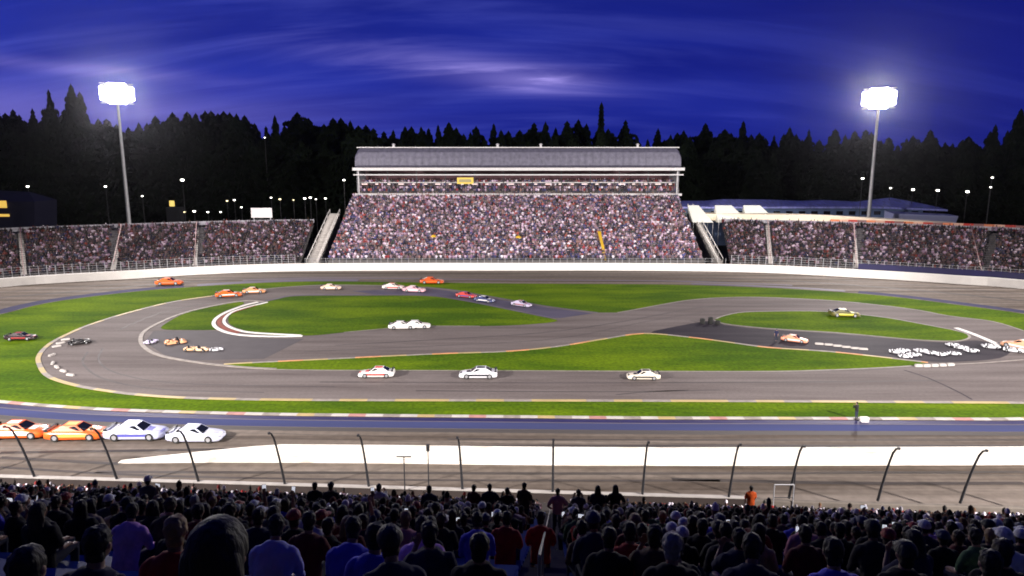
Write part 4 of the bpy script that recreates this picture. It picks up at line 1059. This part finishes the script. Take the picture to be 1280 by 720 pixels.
put_car(26, 545, .05, OR, WH, 'orange race car at the edge of the near oval straight', G2, 1.05)
put_car(98, 547, .05, OR, (.8, .4, .1), 'orange race car directly behind the white cars on the near oval straight', G2, 1.05)
put_car(172, 546.5, .02, (.62, .64, .85), (.1, .1, .4), 'white race car following just ahead of two orange cars', G2, 1.08)
put_car(246, 549.5, .0, (.66, .68, .85), WH, 'white race car leading the line, closest to the tapered end of the streak wall', G2, 1.0)
put_car(212, 356, .12, OR, (.7, .2, .1), 'orange race car on the far bend of the oval', G2, 1.05)
put_car(286, 371, .3, OR, WH, 'orange race car leaving the far infield corner', G3, .95)
put_car(318, 366.5, .2, (.75, .33, .15), WH, 'pale orange race car nose to tail with the orange one', G3, .85)
put_car(414, 362, .05, (.8, .55, .42), WH, 'peach coloured race car alone on the far infield lane', G3, .8)
put_car(492, 361.5, -.1, (.8, .72, .68), RD_, 'off-white race car leading the pink one', G3, .88)
put_car(518, 365, -.2, (.75, .42, .48), WH, 'pink race car tucked behind the off-white one', G3, .88)
put_car(583, 372, -.45, (.55, .06, .05), (.05, .08, .3), 'red race car where the far lane bends to the crossing', G3, .78)
put_car(606, 377.5, -.5, (.05, .06, .16), WH, 'dark blue race car following the red one to the crossing', G3, .78)
put_car(652, 383, -.6, (.45, .40, .55), (.3, .1, .1), 'grey lilac race car nearest the crossing', G3, .75)
put_car(503, 411, .1, WH, (.6, .6, .6), 'white race car hugging the grass edge in the middle of the infield', 'race cars in the middle of the infield', .85)
put_car(521, 410.2, .05, WH, (.7, .7, .7), 'second white race car bumper to bumper at the grass edge', 'race cars in the middle of the infield', .85)
put_car(1055, 396, -.1, (.10, .09, .02), (.8, .72, .08), 'dark olive race car with a yellow side stripe parked on the grass island', None, .95)
put_car(27, 425, .1, (.03, .015, .02), (.3, .03, .03), 'dark race car with a dull red stripe stopped on the outer grass', None, .8)
put_car(993, 427.5, -.55, (.80, .32, .20), WH, 'salmon race car on the dark crossing lane beside the man in blue', None, .72)
put_car(540, 354.5, 0, (.55, .09, .02), OR, 'rust orange race car far away on the oval above the off-white car', G2, 1.0)
put_car(1277, 437, 2.0, (.8, .42, .25), WH, 'orange and white race car rounding the hairpin beside the white karts', None, 1.0)

# karts
def kart_master():
    r = empty('racing_kart'); pm = mat('kart_paint', (1, 1, 1), .35, mode='obj', coat=.4)
    MB().box((0, 0, .10), (1.7, .62, .05)).build('floor_pan', M_STEELD, r)
    def pod(rings): return [[(x, y - w, z0), (x, y - w * .8, z1), (x, y + w * .8, z1), (x, y + w, z0)] for (x, y, w, z0, z1) in rings]
    MB().loft(pod([(1.15, 0, .30, .10, .2), (.98, 0, .48, .08, .34), (.70, 0, .34, .10, .40), (.5, 0, .2, .12, .46)])).build('nose_fairing', pm, r)
    for s in (-1, 1): MB().loft(pod([(.45, s * .52, .10, .08, .22), (.25, s * .52, .19, .08, .36), (-.40, s * .52, .19, .08, .36), (-.52, s * .52, .10, .08, .28)])).build('side_pod', pm, r)
    MB().loft(pod([(-.80, 0, .60, .12, .34), (-.98, 0, .58, .12, .34)])).build('rear_bumper', pm, r)
    MB().loft(pod([(.05, 0, .20, .12, .24), (-.28, 0, .22, .12, .28), (-.42, 0, .21, .14, .62), (-.52, 0, .18, .14, .66)])).build('seat', M_STEELD, r)
    MB().loft(pod([(-.45, 0, .16, .3, .62), (-.62, 0, .14, .2, .5)])).build('engine_cover', pm, r)
    MB().cyl((.42, 0, .15), (.22, 0, .52), .015, .015, 6).cyl((.20, 0, .50), (.19, 0, .53), .15, .15, 14).build('steering_wheel', M_STEELD, r)
    for x, y, w in ((.68, .58, .07), (-.66, .60, .10)):
        for s in (-1, 1):
            q = MB().cyl((x, s * (y - w), .14), (x, s * (y + w), .14), .14, .14, 14).build('wheel', M_BLACK, r)
            MB().cyl((x, s * (y + w) * .995, .14), (x, s * (y + w + .01), .14), .07, .07, 10).build('rim', M_STEEL, q)
    return r
KART = kart_master(); kid_index(KART); first_kart = [True]
def put_kart(px, py, ang, col, label, group='karts gathered in the hairpin', scale=1.0):
    p = P(px, py); c = KART if first_kart[0] else copy_tree(KART); first_kart[0] = False
    c.location = (p.x, p.y, .065); c.rotation_euler = (0, 0, ang); c.scale = (scale,) * 3; tag(c, label, 'kart', group)
    for ch in [q for q in bpy.data.objects if q.parent == c]: ch.color = (*col, 1)
    return c
kl = [(1120, 441.5), (1129, 439.5), (1131, 447), (1142, 445), (1151, 440), (1163, 442.5), (1176, 444.5), (1192, 443.5), (1190, 432.5), (1201, 436), (1214, 440)]
kw = ['at the tail of the hairpin pack', 'second from the tail of the hairpin pack', 'by the kerb below the first two of the pack', 'fourth along the hairpin pack', 'fifth along the hairpin pack, island side', 'exactly midway along the hairpin pack', 'just past the middle of the hairpin pack', 'last of the main line of the hairpin pack', 'closest to the tip of the grass island', 'between the island tip and the leading kart', 'leading the pack into the hairpin']
for i, ((x, y), w) in enumerate(zip(kl, kw)): put_kart(x, y, random.uniform(-.5, .3), (.85, .85, .9), 'white racing kart ' + w, scale=random.uniform(.72, .85))
put_kart(1238, 435, -.3, (.85, .85, .9), 'white racing kart alone beside the end of the white kerb')
put_kart(1266, 439.5, -.6, (.85, .85, .9), 'white racing kart just behind the orange and white car', scale=1.1)
G5 = 'karts on the dark lane inside the sweeping bend'
put_kart(213, 430, 2.2, (.85, .42, .22), 'peach racing kart turned across the dark lane', G5, 1.05); put_kart(224, 428.5, -.5, (.85, .42, .22), 'peach racing kart touching the one turned across the lane', G5, 1.05)
put_kart(240, 438, .1, (.8, .5, .28), 'pale orange racing kart behind the two touching ones', G5, .95); put_kart(252, 438.5, -.2, (.8, .55, .36), 'cream orange racing kart beside the pale orange one', G5, .95)
put_kart(270, 438.5, .3, (.8, .8, .85), 'white racing kart last on the dark lane', G5, .8); put_kart(189, 429, 1.2, (.6, .55, .75), 'lilac racing kart by the inner kerb of the bend', G5, .9)
put_kart(99, 430, .5, (.02, .018, .02), 'black racing kart skidding on the outer road of the sweeping bend', G5, 1.3)
# low blocks along inner kerbs
def blocks(name, pts, size, m, label_fn, cat, group):
    mastr = None
    for i, (px, py, ang) in enumerate(pts):
        p = P(px, py)
        if mastr is None:
            mb = MB(); l, w, h = size
            mb.loft([[(x, -w / 2 * s, 0), (x, -w / 2 * s * .7, h * s), (x, w / 2 * s * .7, h * s), (x, w / 2 * s, 0)] for x, s in ((-l / 2, .8), (-l / 2 + .1, 1), (l / 2 - .1, 1), (l / 2, .8))], 0, True, False)
            mastr = mb.build(name, m); c = mastr
        else: c = mastr.copy(); COL.objects.link(c)
        c.location = (p.x, p.y, .06); c.rotation_euler = (0, 0, ang); tag(c, label_fn(i), cat, group)
tx = ['closest to the far end of the yellow kerb', 'second below the far end of the yellow kerb', 'third along the yellow kerb', 'where the yellow kerb turns hardest', 'just past the sharpest turn of the yellow kerb', 'sixth along the yellow kerb', 'seventh along the yellow kerb', 'at the near end of the yellow kerb row']
blocks('kerb_block', [(82, 425.5, .6), (76, 430, .8), (71, 434, .9), (65, 445, 1.5), (66, 455, 2.0), (71, 460, 2.4), (79, 465, 2.6), (88, 470, 2.8)], (1.1, .36, .22), M_CONCL, lambda i: 'low white kerb block ' + tx[i], 'kerb block', 'white blocks inside the yellow kerb')
tx2 = ['nearest the salmon car', 'second from the salmon car', 'third from the salmon car', 'fourth from the salmon car', 'fifth from the salmon car', 'farthest from the salmon car']
blocks('marker_block', [(1024, 431, -.25), (1036, 432, -.25), (1047, 433.5, -.25), (1058, 435, -.25), (1069, 436.5, -.2), (1079, 437.5, -.2)], (1.1, .40, .22), M_CONCL, lambda i: 'white marker block in the dark lane, ' + tx2[i], 'marker block', 'white marker blocks in the dark lane')
tx3 = ['first', 'second', 'third', 'fourth', 'fifth']
blocks('edge_stone', [(1148, 458.8, 0), (1158, 458.8, .05), (1168, 458.5, .05), (1178, 458, .1), (1188, 457.5, .1)], (.9, .4, .3), M_CONCL, lambda i: f'small pale edge stone, {tx3[i]} out from the tip of the long grass wedge', 'edge stone', 'edge stones at the wedge tip')
# tyre stacks by the crossing
def tyres(px, py, n, label):
    p = P(px, py); r = empty('tyre_stack', (p.x, p.y, .07)); tag(r, label, 'tyre stack', 'tyre stacks by the crossing')
    for k in range(n):
        mb = MB(); m_ = 16
        rings = [[((.22 + .09 * (1 + math.cos(2 * math.pi * j / 6))) * math.cos(2 * math.pi * i / m_), (.22 + .09 * (1 + math.cos(2 * math.pi * j / 6))) * math.sin(2 * math.pi * i / m_), .1 + k * .2 + .1 * math.sin(2 * math.pi * j / 6)) for j in range(6)] for i in range(m_ + 1)]
        mb.loft(rings, 0, False); mb.build('tyre', M_BLACK, r)
tyres(878, 405, 4, 'black tyre stack nearest the crossing road'); tyres(888, 405, 5, 'taller black tyre stack between two others by the crossing'); tyres(897, 406, 3, 'short black tyre stack at the tip of the grass island')
# marshals on the infield
q = P(970, 427); put_person((q.x, q.y, .06), 2.6, 5, 'navy', ('cap', 'navy'), 'marshal in navy standing beside the salmon car on the dark lane', 'track marshals')
q = P(1070, 524.5); put_person((q.x, q.y, .03), .4, 7, 'black', ('short', 'black hair'), 'marshal in black standing on the near kerb beside a white case', 'track marshals')
q = P(1074, 525); tag(MB().box((0, 0, .2), (.7, .4, .4)).box((0, 0, .415), (.74, .44, .04)).cyl((-.15, 0, .46), (.15, 0, .46), .02, .02, 6).build('equipment_case', M_WHITE, None, (q.x + .25, q.y - .5, .03)), 'white equipment case at the feet of the marshal on the kerb', 'case')
# yellow parasols and the yellow marked stair in the main stand
def seat_point(px, py, lift):
    for y in np.arange(MY0, MY1, .1):
        w = PY(px, py, y)
        if w.z <= MZ0 + (y - MY0) / (MY1 - MY0) * (MZ1 - MZ0) + lift: return w
YEL = mat('yellow_cloth', (.62, .38, .02), .7)
for (px, py, lab) in ((542, 295, 'yellow parasol in the crowd beneath the yellow sign'), (648, 296, 'yellow parasol in the middle of the roofed grandstand crowd')):
    w = seat_point(px, py, 2.0); r = empty('parasol', (w.x, w.y, w.z - 2.0)); tag(r, lab, 'parasol')
    mb = MB(); mb.loft([[(rr_ * math.cos(2 * math.pi * i / 8), rr_ * math.sin(2 * math.pi * i / 8), z) for i in range(8)] for rr_, z in ((.72, 1.75), (.60, 2.0), (.35, 2.22), (.04, 2.34))], 0, True, False); mb.build('canopy', YEL, r)
    MB().cyl((0, 0, 0), (0, 0, 2.4), .03, .03, 6).build('pole', M_STEELD, r)
st_ = empty('yellow_banner', (0, 0, 0)); tag(st_, 'narrow yellow banner running down the crowd of the roofed grandstand', 'banner')
pa, pb, pc = seat_point(749, 289, 1.4), seat_point(753, 306, 1.4), seat_point(757, 326, 1.3)
mb = MB(); 
for (a, b, w_) in ((pa, pb, .42), (pb, pc, .34)): mb.loft([[(a.x - w_, a.y, a.z), (a.x + w_, a.y, a.z), (a.x + w_, a.y, a.z - .2), (a.x - w_, a.y, a.z - .2)], [(b.x - w_ * .7, b.y, b.z), (b.x + w_ * .7, b.y, b.z), (b.x + w_ * .7, b.y, b.z - .2), (b.x - w_ * .7, b.y, b.z - .2)]], 0, True, False)
mb.build('cloth', YEL, st_)

# ---------------------------------------------------------------- trees
M_NEEDLE = layered('fir_needles', (.003, .006, .004), (.010, .014, .008), .8, (1, 1, 1), .95, scale2=5, amt2=.4)
M_BARK = mat('fir_bark', (.05, .035, .025), .95, .2, 3)
def fir(seed, slim, levels, ragged, pw=.8):
    rd = random.Random(seed); V = []; F = []
    H = 1.0
    for l in range(levels):
        t = l / (levels - 1); z = .12 + .86 * t
        rad = slim * ((1 - t) ** pw + .03) * (1 + rd.uniform(-ragged, ragged)); nb_ = 8 if t < .8 else 6; a0 = rd.uniform(0, 6.28)
        for b in range(nb_):
            a = a0 + 6.283 * b / nb_ + rd.uniform(-.25, .25); rr = rad * rd.uniform(.55, 1.15)
            if rd.random() < .08: continue
            ca, sa = math.cos(a), math.sin(a); n = 5
            for k in range(n):                         # clumps of hanging sprays along the branch
                s0, s1 = k / n, (k + 1.25) / n; w = .045 * (1.15 - s0) * (rr / slim + .35)
                zc = z - rr * .32 * s0 + .012; zd = z - rr * .32 * s1 - .006
                o0 = len(V); wz = rd.uniform(.012, .034)
                V += [(ca * rr * s0, sa * rr * s0, zc), (ca * rr * s1 - sa * w, sa * rr * s1 + ca * w, zd - wz), (ca * rr * s1 * 1.05, sa * rr * s1 * 1.05, zd), (ca * rr * s1 + sa * w, sa * rr * s1 - ca * w, zd - wz), (ca * rr * (s0 + s1) / 2, sa * rr * (s0 + s1) / 2, zd - wz * 1.8)]
                F += [(o0, o0 + 1, o0 + 2), (o0, o0 + 2, o0 + 3), (o0, o0 + 1, o0 + 4), (o0, o0 + 4, o0 + 3)]
    o0 = len(V); V += [(.006, 0, .96), (-.004, .005, .96), (-.004, -.005, .96), (0, 0, 1.0)]; F += [(o0, o0 + 1, o0 + 3), (o0 + 1, o0 + 2, o0 + 3), (o0 + 2, o0, o0 + 3)]
    me = bpy.data.meshes.new('crown'); me.from_pydata(V, [], F); me.materials.append(M_NEEDLE)
    tm = MB().cyl((0, 0, -.02), (0, 0, .5), .014, .009, 8).cyl((0, 0, .5), (0, 0, .97), .009, .002, 6).mesh('trunk', M_BARK)
    return me, tm
FIRS = [fir(1, .17, 40, .25, .6), fir(2, .13, 44, .3, .65), fir(3, .18, 34, .35, .5), fir(4, .15, 38, .45, .55), fir(5, .22, 30, .35, .45)]
SLIM = fir(9, .075, 46, .25)
def put_tree(x, y, top_z, kind, label, group='firs of the skyline', wide=1.0):
    z0 = hill_z(x, y) - .3; h = top_z - z0; r = empty('fir_tree', (x, y, z0), random.uniform(0, 6.28)); r.scale = (h * wide, h * wide, h)
    tag(r, label, 'tree', group); c, t = kind; link_mesh('crown', c, r); link_mesh('trunk', t, r)
prof_px = [(-60, 140), (0, 138), (30, 142), (110, 144), (150, 148), (190, 142), (215, 140), (240, 144), (258, 133), (275, 138), (295, 135), (325, 142), (345, 148), (375, 143), (400, 148), (430, 150), (465, 148), (500, 156), (530, 158), (550, 155), (580, 158), (630, 158), (650, 155), (680, 150), (700, 148), (730, 152), (770, 160), (783, 153), (800, 161), (830, 162), (890, 158), (940, 161), (1000, 163), (1100, 166), (1180, 172), (1215, 172), (1262, 162), (1300, 140), (1340, 145)]
def sky_y(px):
    for (a, b), (c, d) in zip(prof_px[:-1], prof_px[1:]):
        if a <= px <= c: return b + (d - b) * (px - a) / (c - a)
    return 150
zones = [(0, 130, 'behind the left floodlight'), (130, 447, 'between the left floodlight and the roof'), (447, 850, 'directly behind the roofed grandstand'), (850, 1110, 'behind the blue roofed building'), (1110, 1400, 'beyond the right floodlight')]
def zone(px): return next((z[2] for z in zones if px < z[1]), zones[-1][2])
px = -50
while px < 1330:                                             # the skyline row
    y = random.uniform(262, 300); top = PY(px, sky_y(px) + random.uniform(-6, 13) + (-7 if random.random() < .1 else 0), y)
    put_tree(top.x, y, top.z, random.choice(FIRS), 'tall dark fir on the skyline ' + zone(px), 'skyline firs ' + zone(px), random.uniform(.9, 2.0))
    px += random.uniform(7, 15) * (1.0 if px < 800 else .95)
for i in range(95):                                          # a lower row in front that closes the wood
    px = -50 + i * 14.6 + random.uniform(-5, 5); y = random.uniform(238, 258); top = PY(px, sky_y(px) + random.uniform(12, 40), y)
    put_tree(top.x, y, top.z, random.choice(FIRS[2:]), 'lower dark fir at the edge of the wood ' + zone(px), 'woodland edge firs ' + zone(px), random.uniform(1.3, 1.9))
for (px, py, kd, lab, wd) in ((60, 110, FIRS[3], 'very tall ragged fir, thinner of the two tallest beside the floodlight', .75), (88, 103, FIRS[0], 'tallest broad fir standing next to the blazing floodlight', .95), (99, 113, FIRS[1], 'tall fir grown against the shoulder of the tallest one', 1.0),
                             (40, 134, FIRS[3], 'tall fir in front of the two tallest ones, slightly lower', .9), (752, 126, SLIM, 'single slim fir spiking above the roofed grandstand', 1.0), (1245, 154, FIRS[1], 'pointed fir standing clear of the wood beyond the second floodlight', 1.0), (1277, 134, FIRS[0], 'big fir cut by the picture edge beyond the second floodlight', 1.1)):
    y = 255; top = PY(px, py, y); put_tree(top.x, y, top.z, kd, lab, None, wd)

# ---------------------------------------------------------------- things beyond the stands
M_LAMPW = mat('far_lamp', (1, .97, .88), .5, emit=7); M_LAMPY = mat('far_lamp_warm', (1, .85, .5), .5, emit=3.0)
def post_light(px, py, Y, size, label, m=M_LAMPW, group='small lamps behind the stands', arm=0.0):
    p = PY(px, py, Y); r = empty('street_lamp', (p.x, Y, 0)); tag(r, label, 'street lamp', group)
    MB().cyl((0, 0, 0), (0, 0, p.z), .12, .07, 8).cyl((0, 0, p.z - .02), (arm, 0, p.z + .05), .05, .05, 6).build('pole', M_STEELD, r)
    MB().ball((arm, -.12, p.z), (size, size * .7, size * .6), 10, 7).build('lamp', m, r)
    MB().box((arm, 0, p.z + size * .6), (size * 2, size * 1.6, .12)).build('lamp_hood', M_STEELD, r)
for a in [(132, 233, 205, .38, 'small lit lamp on a dark pole close to the tall tower pole'), (228, 225, 205, .55, 'bright small lamp floating above the open bleachers'), (178, 245, 205, .3, 'faint small lamp just beyond the tall tower pole'),
          (1078, 223, 205, .45, 'lit lamp on a pole touching the second tower pole'), (1113, 235, 215, .35, 'dim lamp rising over the hump of the blue roof'), (1141, 237, 215, .5, 'bright lamp, first of three equal ones beyond the blue roof'),
          (1172, 238, 215, .52, 'bright lamp, middle of three equal ones beyond the blue roof'), (1209, 239.5, 215, .55, 'bright lamp, last of three equal ones beyond the blue roof'), (1240, 222, 205, .35, 'upper lamp on the tallest pole beyond the blue roof'), (1238, 234, 204, .3, 'lower lamp beside the tallest pole beyond the blue roof'),
          (430, 225, 200, .35, 'lamp at the corner of the roofed grandstand deck'), (331, 172, 240, .25, 'tiny lamp high in the dark wood')]: post_light(*a)
lp = [(231, 265, .35), (243, 264, .45), (260, 265, .35), (276, 265, .3), (284, 251, .35), (293, 250, .35), (302, 259, .3), (339, 247, .3), (350, 249, .4), (381, 248, .4), (388, 247, .4), (407, 248, .35), (367, 250, .25), (395, 249, .25)]
for i, (px, py, s_) in enumerate(lp): post_light(px, py, 212 + (i % 3) * 3, s_, f'tiny low lamp in the paddock beyond the bleachers, number {i + 1} going towards the roofed stand' if False else 'tiny low paddock lamp ' + ['at the start of the low row', 'second of the low row', 'third of the low row', 'ending the low row', 'higher, one of a close pair', 'higher, the other of the close pair', 'alone between the rows', 'first beyond the white hoarding', 'second beyond the white hoarding', 'first of the double lamp near the roof', 'second of the double lamp near the roof', 'closest to the roofed grandstand', 'faint, before the double lamp', 'faint, after the double lamp'][i], M_LAMPW if i % 4 else M_LAMPY, 'paddock lamps')
p = PY(218, 254, 214); r = empty('ticket_kiosk', (p.x, 214, 0)); tag(r, 'small kiosk with a lit yellow window behind the bleachers', 'kiosk')
MB().box((0, 0, 5.5), (4, 3, 11)).build('wall', M_STEELD, r); MB().box((0, -1.56, p.z), (1.5, .1, 1.7)).build('window', mat('yellow_window', (1, .75, .2), .5, emit=.8), r)
# white hoarding on the bleachers
p = PY(327, 266, 190); r = empty('hoarding', (p.x, 190, 0)); tag(r, 'blank white hoarding standing at the top of the bleachers', 'hoarding')
MB().box((0, 0, p.z), (5.6, .2, 2.6)).build('panel', mat('hoarding_white', (.75, .72, .74), .6, .05, 1), r)
for s in (-1, 1): MB().cyl((s * 2.2, .2, 0), (s * 2.2, .2, p.z + 1), .1, .1, 8).build('leg', M_STEEL, r)
# dark blue marquee with yellow sign far left
a_ = PY(2, 262, 200); r = empty('marquee', (a_.x, 204, 0)); tag(r, 'dark blue peaked marquee with a lit yellow sign at the picture edge', 'marquee')
MB().add([(-8, -4, 0), (8, -4, 0), (8, 6, 0), (-8, 6, 0), (-8, -4, 13.5), (9.5, -4, 13.5), (9.5, 6, 13.5), (-8, 6, 13.5), (-6, 1, 16.5), (5, 1, 16.0)], [(0, 1, 5, 4), (1, 2, 6, 5), (2, 3, 7, 6), (3, 0, 4, 7), (4, 5, 9, 8), (5, 6, 9), (6, 7, 8, 9), (7, 4, 8)]).build('canopy', mat('marquee_blue', (.006, .006, .025), .7), r)
yl = mat('yellow_sign_lit', (1, .62, .12), .5, emit=.65)
MB().box((-.4, -4.2, a_.z + 1.5), (4.2, .2, 2.0)).build('sign', yl, r); MB().box((-.2, -4.2, a_.z - 1.6), (4.6, .2, .7)).build('sign', yl, r)
for (px, py, Y) in ((35, 233, 215), (35, 258, 215), (41, 265, 215)): post_light(px, py, Y, .45, {233: 'pair lamp above the blue marquee', 258: 'lamp at the edge of the blue marquee', 265: 'lowest lamp beside the blue marquee'}[py], M_LAMPW)
# right: long blue roofed building with cream front
Yb = 214.0
b0, b1 = PY(852, 262, Yb), PY(1152, 262, Yb)
r = empty('clubhouse', ((b0.x + b1.x) / 2, Yb, 0)); tag(r, 'long low building with a blue metal roof and pale front behind the bleachers', 'building')
cxm = (b0.x + b1.x) / 2; bpy.context.view_layer.update()
top_px = [(852, 251), (880, 251), (905, 249), (960, 249.5), (1000, 251), (1030, 250), (1070, 252), (1095, 249), (1113, 247), (1135, 251), (1160, 256), (1185, 262)]
mb = MB(); rt = []
for (x, y) in top_px:
    e = PY(x, 258.5 + max(0, (x - 1100) * .04), Yb - 6); t_ = PY(x, y, Yb + 4); rt.append([(e.x, e.y, e.z - .5), (e.x, e.y, e.z), (t_.x, t_.y, t_.z), (t_.x, t_.y + 9, t_.z - 1.5), (t_.x, t_.y + 9, e.z - .5)])
mb.loft(rt, 0, True, False); adopt(mb.build('roof', mat('blue_metal_roof', (.30, .32, .75), .45, .3, .4, metal=.1, stretch=(3, 1, 1))), r)
w0 = PY(852, 264, Yb - 5); w1 = PY(1155, 264, Yb - 5); zt_ = PY(900, 259.5, Yb - 5).z
adopt(MB().box(((w0.x + w1.x) / 2, Yb, zt_ / 2), (w1.x - w0.x, 9, zt_)).build('wall', mat('blue_grey_wall', (.10, .15, .28), .7, .25, .3)), r)
for i in range(18):
    x = w0.x + 6 + i * 3.7; f_ = adopt(MB().box((x, Yb - 4.56, zt_ - 1.6), (1.9, .12, 1.1)).build('window', M_GLASS), r)
for (xa, xb, yy) in ((1155, 1190, 266),):
    pa, pb = PY(xa - 45, yy, 206), PY(xb, yy + 3, 206); c = tag(MB().loft([[(pa.x, 203, pa.z - .5), (pa.x, 203, pa.z), (pa.x, 208, pa.z + .5), (pa.x, 208, -1)], [(pb.x, 203, pb.z - .3), (pb.x, 203, pb.z), (pb.x, 208, pb.z + .2), (pb.x, 208, -1)]], 0, True, False).build('flat_shelter', mat('pale_blue_roof', (.35, .37, .62), .6)), 'flat pale roofed shelter at the end of the blue roofed building', 'shelter')
# cream canopy strip above the bleachers
cl = [p for p in offsets(fl, -21.5) if 47 < p.x < 108 and p.y > 120]
mb = MB(); rings = []
for p in cl: rings.append([(p.x, p.y, 9.6), (p.x, p.y, 11.3 - max(0, (p.x - 75) * .03)), (p.x, p.y + 3.2, 11.5 - max(0, (p.x - 75) * .03)), (p.x, p.y + 3.2, 9.6)])
mb.loft(rings, 0, True, False)
o = mb.build('awning', mat('cream_awning', (.82, .72, .55), .7, .10, .5)); tag(o, 'long cream awning along the top of the bleachers below the blue roof', 'awning')
cl2 = [p for p in offsets(fl, -20.6) if 78 < p.x < 120 and p.y > 100]
o = dashed('banner_strip', resample(cl2, 1.0), .15, 9.3, [mat('orange_banner', (.7, .22, .10), .7, .2, 1), mat('salmon_banner', (.7, .4, .3), .7, .2, 1), M_RED, mat('dull_banner', (.25, .12, .12), .7)], 1.6, 1.3)
del o['kind']; tag(o, 'strip of orange and red banners along the top rail of the bleachers', 'banner')
for (px, lab) in ((874, 'white peaked tent touching the roofed grandstand'), (912, 'white peaked tent, middle of the three'), (948, 'white peaked tent farthest from the roofed grandstand')):
    t_ = PY(px - 8, 257, 185); bt = PY(px + 3, 279, 183); w = 2.6 if px == 874 else 4.0
    q = empty('tent', (bt.x, 183.5, bt.z)); tag(q, lab, 'tent', 'white tents above the bleachers'); dz = t_.z - bt.z
    MB().add([(-w, -2, .3), (w, -2, .3), (w, 3, .3), (-w, 3, .3), (-w * .55 - 1.6, 2.6, dz), (w * .55 - 1.6, 2.6, dz)], [(0, 1, 5, 4), (1, 2, 5), (2, 3, 4, 5), (3, 0, 4), (3, 2, 1, 0)]).build('canopy', mat('tent_white', (.85, .85, .78), .7, .03, 1), q)
    for sx_ in (-1, 1):
        for y in (-2, 3): MB().cyl((sx_ * w * .96, y * .96, -bt.z), (sx_ * w * .96, y * .96, .35), .07, .07, 6).build('leg', M_STEEL, q)

# ---------------------------------------------------------------- thin air volume added for a glow round the lamps
hz = MB().box((0, 380, 29.5), (1300, 900, 61)).mesh('glow_haze', M_GLASS); hz.materials.clear()
air = bpy.data.materials.new('glow_air'); air.use_nodes = True; t = air.node_tree; t.nodes.remove(t.nodes['Principled BSDF'])
v = t.nodes.new('ShaderNodeVolumePrincipled'); v.inputs['Color'].default_value = (.85, .85, 1, 1); v.inputs['Density'].default_value = .00003; v.inputs['Anisotropy'].default_value = .95
t.links.new(v.outputs[0], t.nodes['Material Output'].inputs['Volume']); hz.materials.append(air)
ho = link_mesh('glow_haze', hz); ho['kind'] = 'stuff'; S.cycles.volume_bounces = 0
